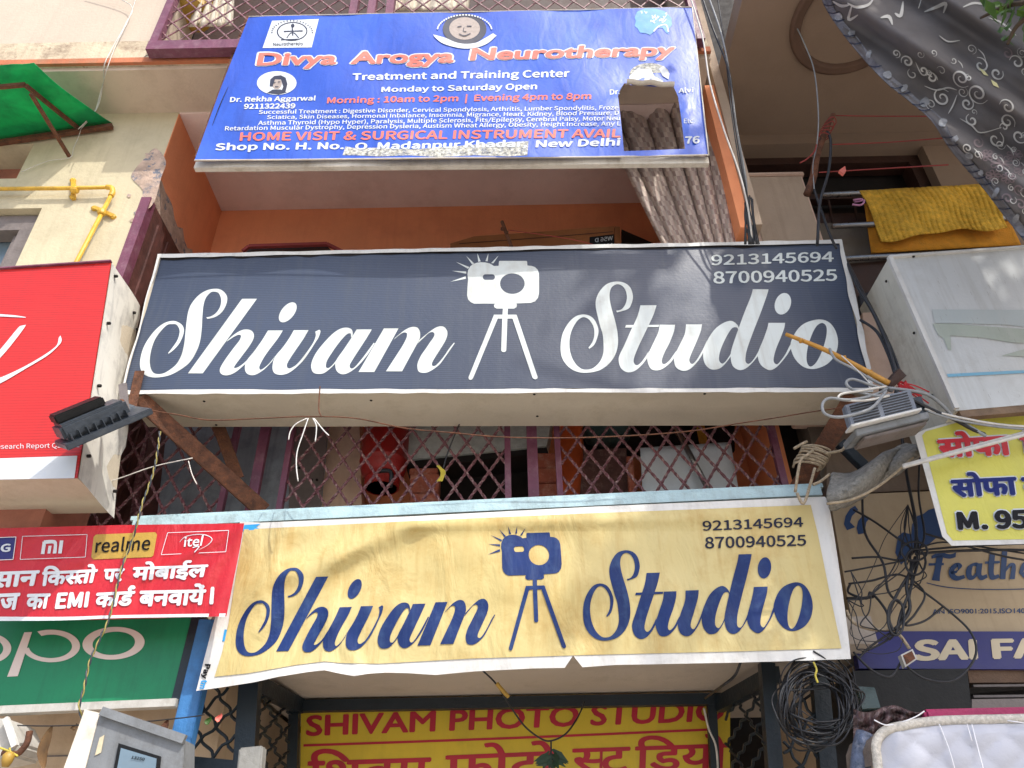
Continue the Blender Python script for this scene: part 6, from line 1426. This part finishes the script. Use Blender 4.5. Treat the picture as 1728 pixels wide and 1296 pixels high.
wire('bottom_wire', 'short upright wire hook on the bottom edge of the navy sign', [(540, 652, -.93), (538, 690, -.93), (543, 704, -.93)], .0032, m_rust, 'wire')
mb = MB()
for pts in ([(518, 706), (500, 715), (490, 728), (487, 742)], [(520, 706), (512, 730), (502, 760), (500, 785), (503, 812)], [(528, 706), (534, 720), (532, 745)], [(530, 706), (545, 725), (555, 735)]): mb.tube([U(x, y, -.94) for x, y in pts], .003, 5)
solo('plastic_tie', mb, m_white, 'white plastic strips tied to the wire below the letter i of the navy sign', 'tie', smooth=True)
wire('dark_string', 'dark string hanging from the navy sign to a yellow knot', [(775, 716, -.6), (765, 740, -.6), (755, 765, -.6), (748, 790, -.6)], .004, m_cable, 'string')
mb = MB()
for k in range(6): mb.tube([U(740 + rr.uniform(-3, 3), 786, -.6), U(748 + rr.uniform(-4, 4), 797, -.6), U(741 + rr.uniform(-4, 5), 812, -.6)], .004, 4)
solo('yellow_knot', mb, m_cabley, 'yellow string knot on the lattice in the middle', 'knot')
# wire garland under the yellow banner with a leaf bunch
wire('garland_wire', 'thin wire swag hanging from the shop ceiling before the mustard board', [(815, 1132, -.45), (838, 1155, -.4), (860, 1190, -.3), (885, 1225, -.2), (912, 1246, -.15), (930, 1250, -.15), (955, 1238, -.15), (975, 1210, -.1), (986, 1185, .1)], .004, m_cable, 'wire')
solo('orange_tie', MB().tube([U(838, 1153, -.41), U(848, 1165, -.4), (U(858, 1176, -.38))], .009, 6), m_ochre, 'orange plastic tie on the wire swag', 'tie', smooth=True)
lb = thing('leaf_bunch', 'bunch of dark green leaves hanging low before the mustard shop board', 'leaves')
mb = MB()
for k in range(26):
    a = rr.uniform(-.5, math.pi + .5); p = U(930 + rr.uniform(-6, 6), 1268 + rr.uniform(-6, 18), -.15); q2 = U(930 + 30 * math.cos(a), 1285 + 20 * abs(math.sin(a)) * rr.uniform(.2, 1), -.15 + rr.uniform(-.03, .03))
    d = q2 - p; s_ = d.cross(Vector((0, -1, 0))).normalized() * .013; mb.add([p, p + d * .45 + s_, q2, p + d * .45 - s_], [(0, 1, 2, 3)])
link('leaves', mb, M('dark_leaf', (26, 60, 34), .5, .3, 8, 0), lb); link('stem', MB().tube([U(930, 1250, -.15), U(930, 1275, -.15)], .004, 5), m_cable, lb)
wire('black_cable', 'black cable curving from the banner hem to the right lattice panel', [(1250, 1116, -.6), (1240, 1140, -.55), (1218, 1158, -.5), (1190, 1178, -.1)], .006, m_cable, group='cables at the doorway')
wire('black_cable', 'pale cable running down the right side of the mustard board', [(1188, 1195, .2), (1196, 1230, .2), (1208, 1260, .2), (1212, 1310, .2)], .006, m_cablew, group='cables at the doorway')

# ------------------------------------------------------------------ bottom left: meter box, unit, dry leaves on a wire
mt_ = thing('meter_box', 'grey electric meter box with a dark window and a white painted side', 'meter box')
YMB = -.98
def mq(*pts, Y=YMB, d=(0, .02, 0)): return MB().plate([U(x, y, Y) for x, y in pts], d)
link('white_side', mq((143, 1197), (168, 1203), (132, 1340), (92, 1340), d=(0, .14, 0)), m_offwhite, mt_)
link('door_panel', mq((169, 1198), (188, 1205), (310, 1248), (306, 1360), (128, 1360), d=(0, .12, 0)), m_meter, mt_, bevel=.004)
link('top_lip', MB().bar(U(172, 1200, YMB - .01), U(312, 1248, YMB - .01), .03, .02), m_meter, mt_)
wdw = link('window', mq((200, 1254), (270, 1276), (262, 1360), (180, 1360), Y=YMB - .012), m_black, mt_)
link('window_glass', mq((204, 1262), (264, 1280), (257, 1360), (186, 1360), Y=YMB - .016, d=(0, .003, 0)), m_glass, wdw)
mb = MB(); text(mb, '13250', ((223, 1275), (245, 1279), (243, 1284), (221, 1280)), onY(YMB - .018), .02, INTER, lift=.001); link('print', mb, m_blackink, wdw)
link('slot', mq((168, 1245), (176, 1240), (170, 1270), (160, 1275), Y=YMB - .004, d=(0, .003, 0)), m_cream, mt_)
ac = thing('white_fixture', 'dirty white plastic fixture with loose wires at the left edge below the green sign', 'fixture')
link('body', MB().plate([U(-60, 1210, -.8), U(14, 1212, -.8), U(34, 1256, -.8), U(20, 1275, -.8), (U(-60, 1290, -.8))], (0, .2, 0)), m_lightgrey, ac, bevel=.01)
link('bracket_arm', MB().bar(U(10, 1212, -.82), U(26, 1260, -.82), .02), m_white, ac)
mb = MB(); mb.tube([U(50, 1234, -.83), U(47, 1250, -.83), U(40, 1262, -.83), U(28, 1272, -.83), U(5, 1270, -.83)], .012, 7); link('hose', mb, m_rust, ac, True)
mb = MB(); mb.tube([U(0, 1262, -.84), U(16, 1268, -.84), U(30, 1276, -.84)], .004, 5); mb.tube([U(5, 1290, -.84), U(18, 1280, -.84), U(16, 1262, -.84)], .004, 5); link('loose_wire', mb, m_cabley, ac, True)
link('wire_cap', MB().lathe(U(12, 1284, -.85), [(.012, -.02), (.02, 0), (.022, .02), (.012, .03)], 9), m_ochre, ac, True)
wire('garland_string', 'string with dry leaves strung across the wall below the green sign', [(-20, 1222, -.75), (60, 1225, -.75), (130, 1224, -.75), (230, 1219, -.75), (320, 1210, -.74), (345, 1206, -.74)], .0025, m_cable, 'string')
gD = 'dry mango leaves hanging on the string below the green sign'
for x, y, l, lab, mt in ((88, 1225, 70, 'longest curled grey dry leaf left of the meter box', m_dryleaf), (283, 1214, 30, 'brown dry leaf right of the meter box window', m_rust), (372, 1205, 12, 'orange dry leaf behind the left lattice panel', m_salmon), (354, 1210, 12, 'green leaf behind the left lattice panel', m_leaf), (128, 1222, 10, 'small dark dry leaf beside the meter box', m_dryleaf)):
    mb = MB(); cur = [(x, y), (x - l * .12, y + l * .3), (x - l * .22, y + l * .65), (x - l * .18, y + l)]
    C = crom([U(a, b, -.74) for a, b in cur], 3); n = len(C); vs = []
    for i, p in enumerate(C):
        wdt = .012 * math.sin(math.pi * (i + .4) / (n + .2)) * (1 + l / 90); vs += [p + Vector((wdt, -.004, .004)), p + Vector((0, .004, 0)), p + Vector((-wdt, -.006, -.004))]
    mb.add(vs, [(3 * i + k, 3 * i + k + 1, 3 * i + k + 4, 3 * i + k + 3) for i in range(n - 1) for k in (0, 1)])
    solo('hanging_leaf', mb, mt, lab, 'leaf', gD, smooth=True)
solo('conduit', MB().bar(U(427, 1262, -.8), U(420, 1340, -.8), .09, .06), M('weathered_grey_plastic', (140, 140, 136), .6, .1, 10, .5, (90, 84, 74), 12, .5, .3), 'pale grey plastic trunking standing before the left doorway post', 'trunking', bevel=.006)

# ------------------------------------------------------------------ bottom right: shutter, dark boxes, mattress
sh = thing('rolling_shutter', 'dark shop front with a black box and thin steel rails under the indigo strip', 'shopfront')
link('black_box', MB().plate([U(1440, 1132, -.5), U(1632, 1128, -.5), U(1640, 1200, -.5), U(1440, 1205, -.5)], (0, .3, 0)), m_black, sh)
link('brown_ledge', MB().plate([U(1633, 1130, -.44), U(1900, 1128, -.44), U(1900, 1150, -.44), U(1636, 1152, -.44)], (0, .1, 0)), M('stained_ledge', (110, 88, 72), .9, .2, 10, .6, (70, 46, 36), 10, 0, .5), sh)
link('opening_shade', MB().plate([U(1400, 1190, -.2), U(1900, 1150, -.2), U(1900, 1420, -.2), U(1400, 1420, -.2)], (0, .1, 0)), m_dark, sh)  # solid dark plate stands in for the unlit shop inside
for y in (1158, 1176): link('rail', MB().bar(U(1641, y, -.42), U(1900, y - 3, -.42), .01, .02), m_greyframe, sh)
link('pale_shelf', MB().plate([U(1640, 1180, -.5), U(1900, 1176, -.5), U(1900, 1192, -.5), U(1640, 1196, -.5)], (0, .2, 0)), m_greyframe, sh)
solo('glass_cabinet', MB().plate([U(1448, 1158, -.55), U(1476, 1160, -.55), U(1486, 1194, -.55), U(1455, 1196, -.55)], (0, .1, 0)), M('dark_teal_glass', (36, 62, 66), .25, .2, 6, 0, bump=.05), 'small dark teal glass panel beside the hank of cables', 'panel')
mx = thing('mattress', 'white quilted mattress with piped edge wrapped in plastic at the lower right', 'mattress')
YX = -1.15
out = [(1486, 1420), (1481, 1290), (1478, 1262), (1484, 1243), (1500, 1231), (1530, 1224), (1560, 1219), (1600, 1216), (1728, 1213), (1900, 1210), (1900, 1420)]
def SX(x, y, l=0.0):
    q_ = .012 * abs(math.sin((x + y) * .045)) ** .5 * abs(math.sin((x - y * 1.3) * .038)) ** .5
    e = min(1, max(0, (x - 1486) / 30)) * min(1, max(0, (y - 1214) / 22)); return U(x, y, YX - .02 * e - q_ * e - l)
mb = MB(); vs, fs = poly2d([out]); emit(mb, vs, fs, SX, 0, 6); link('quilted_face', mb, m_matt, mx, True)
mb = MB(); P = [SX(x, y, .004) for x, y in out[:-1]]; mb.tube(P, .016, 8, sub=6); link('piping', mb, m_piping, mx, True)
mb = MB(); vv = [U(x, y, YX) for x, y in out[1:-1]]; b2_ = [p + Vector((-.045, .16, .0)) for p in vv]
mb.add(vv + b2_, [(i, i + 1, len(vv) + i + 1, len(vv) + i) for i in range(len(vv) - 1)]); link('side_band', mb, m_mside, mx, True)
mb = MB(); mb.plate([U(1560, 1196, -1.0), U(1900, 1188, -1.0), U(1900, 1216, -1.0), U(1565, 1217, -1.0)], (0, .1, 0)); solo('magenta_bolster', mb, m_magenta, 'magenta fabric edge lying behind the white mattress', 'fabric', bevel=.01)
mb = MB()
for pts in ([(1585, 1222), (1600, 1260), (1612, 1300)], [(1640, 1222), (1650, 1262), (1660, 1300)], [(1632, 1222), (1640, 1250)], [(1700, 1216), (1728, 1220)], [(1475, 1215), (1500, 1224), (1540, 1212), (1560, 1200)]):
    mb.tube([SX(x, y, .022) for x, y in pts], .0022, 5)
link('plastic_crease', mb, M('clear_plastic_crease', (235, 235, 240), .1, .05, 5, 0, bump=.05), mx, True)
mb = MB(); vs = []
for j in range(9):
    for i in range(25):
        a = i / 24; b = j / 8; vs.append(U(1440 + 125 * a, 1196 + 6 * math.sin(a * 9) + 70 * b * (1 - .6 * a), -.95 + .03 * math.sin(a * 31 + b * 7) + .02 * math.sin(b * 19 + a * 4)))
mb.add(vs, [(j * 25 + i, j * 25 + i + 1, j * 25 + i + 26, j * 25 + i + 25) for j in range(8) for i in range(24)])
solo('plastic_wrapping', mb, M('murky_plastic', (92, 70, 70), .22, .4, 20, .7, (150, 130, 130), 26, 0, .6, 60), 'crumpled murky plastic wrapping between the cable hank and the mattress', 'plastic', smooth=True)
solo('blue_wrap', MB().tube([U(1462, 1240, -1.05), U(1456, 1262, -1.05), U(1452, 1300, -1.05), U(1455, 1340, -1.05)], .035, 8), M('blue_grey_plastic', (86, 98, 122), .3, .4, 30, .6, (180, 180, 190), 40, 0, .6), 'blue-grey plastic roll at the left edge of the mattress', 'plastic', smooth=True)

# ------------------------------------------------------------------ give every top-level thing its origin at its base
bpy.context.view_layer.update()
for o in list(COL.objects):
    if o.parent or o.type not in ('MESH', 'EMPTY'): continue
    if o.type == 'MESH' and not o.children and o.get('kind') == 'structure': continue
    ds = [o] + list(o.children_recursive); lo_ = Vector((1e9,) * 3); hi_ = -lo_
    for d in ds:
        if d.type == 'MESH':
            for v in d.data.vertices:
                for k in range(3): lo_[k] = min(lo_[k], v.co[k]); hi_[k] = max(hi_[k], v.co[k])
    if lo_.x > 1e8: continue
    b = Vector(((lo_.x + hi_.x) / 2, (lo_.y + hi_.y) / 2, lo_.z)); o.location = b
    if o.type == 'MESH': o.data.transform(Matrix.Translation(-b))
    for c in o.children: c.location = -b
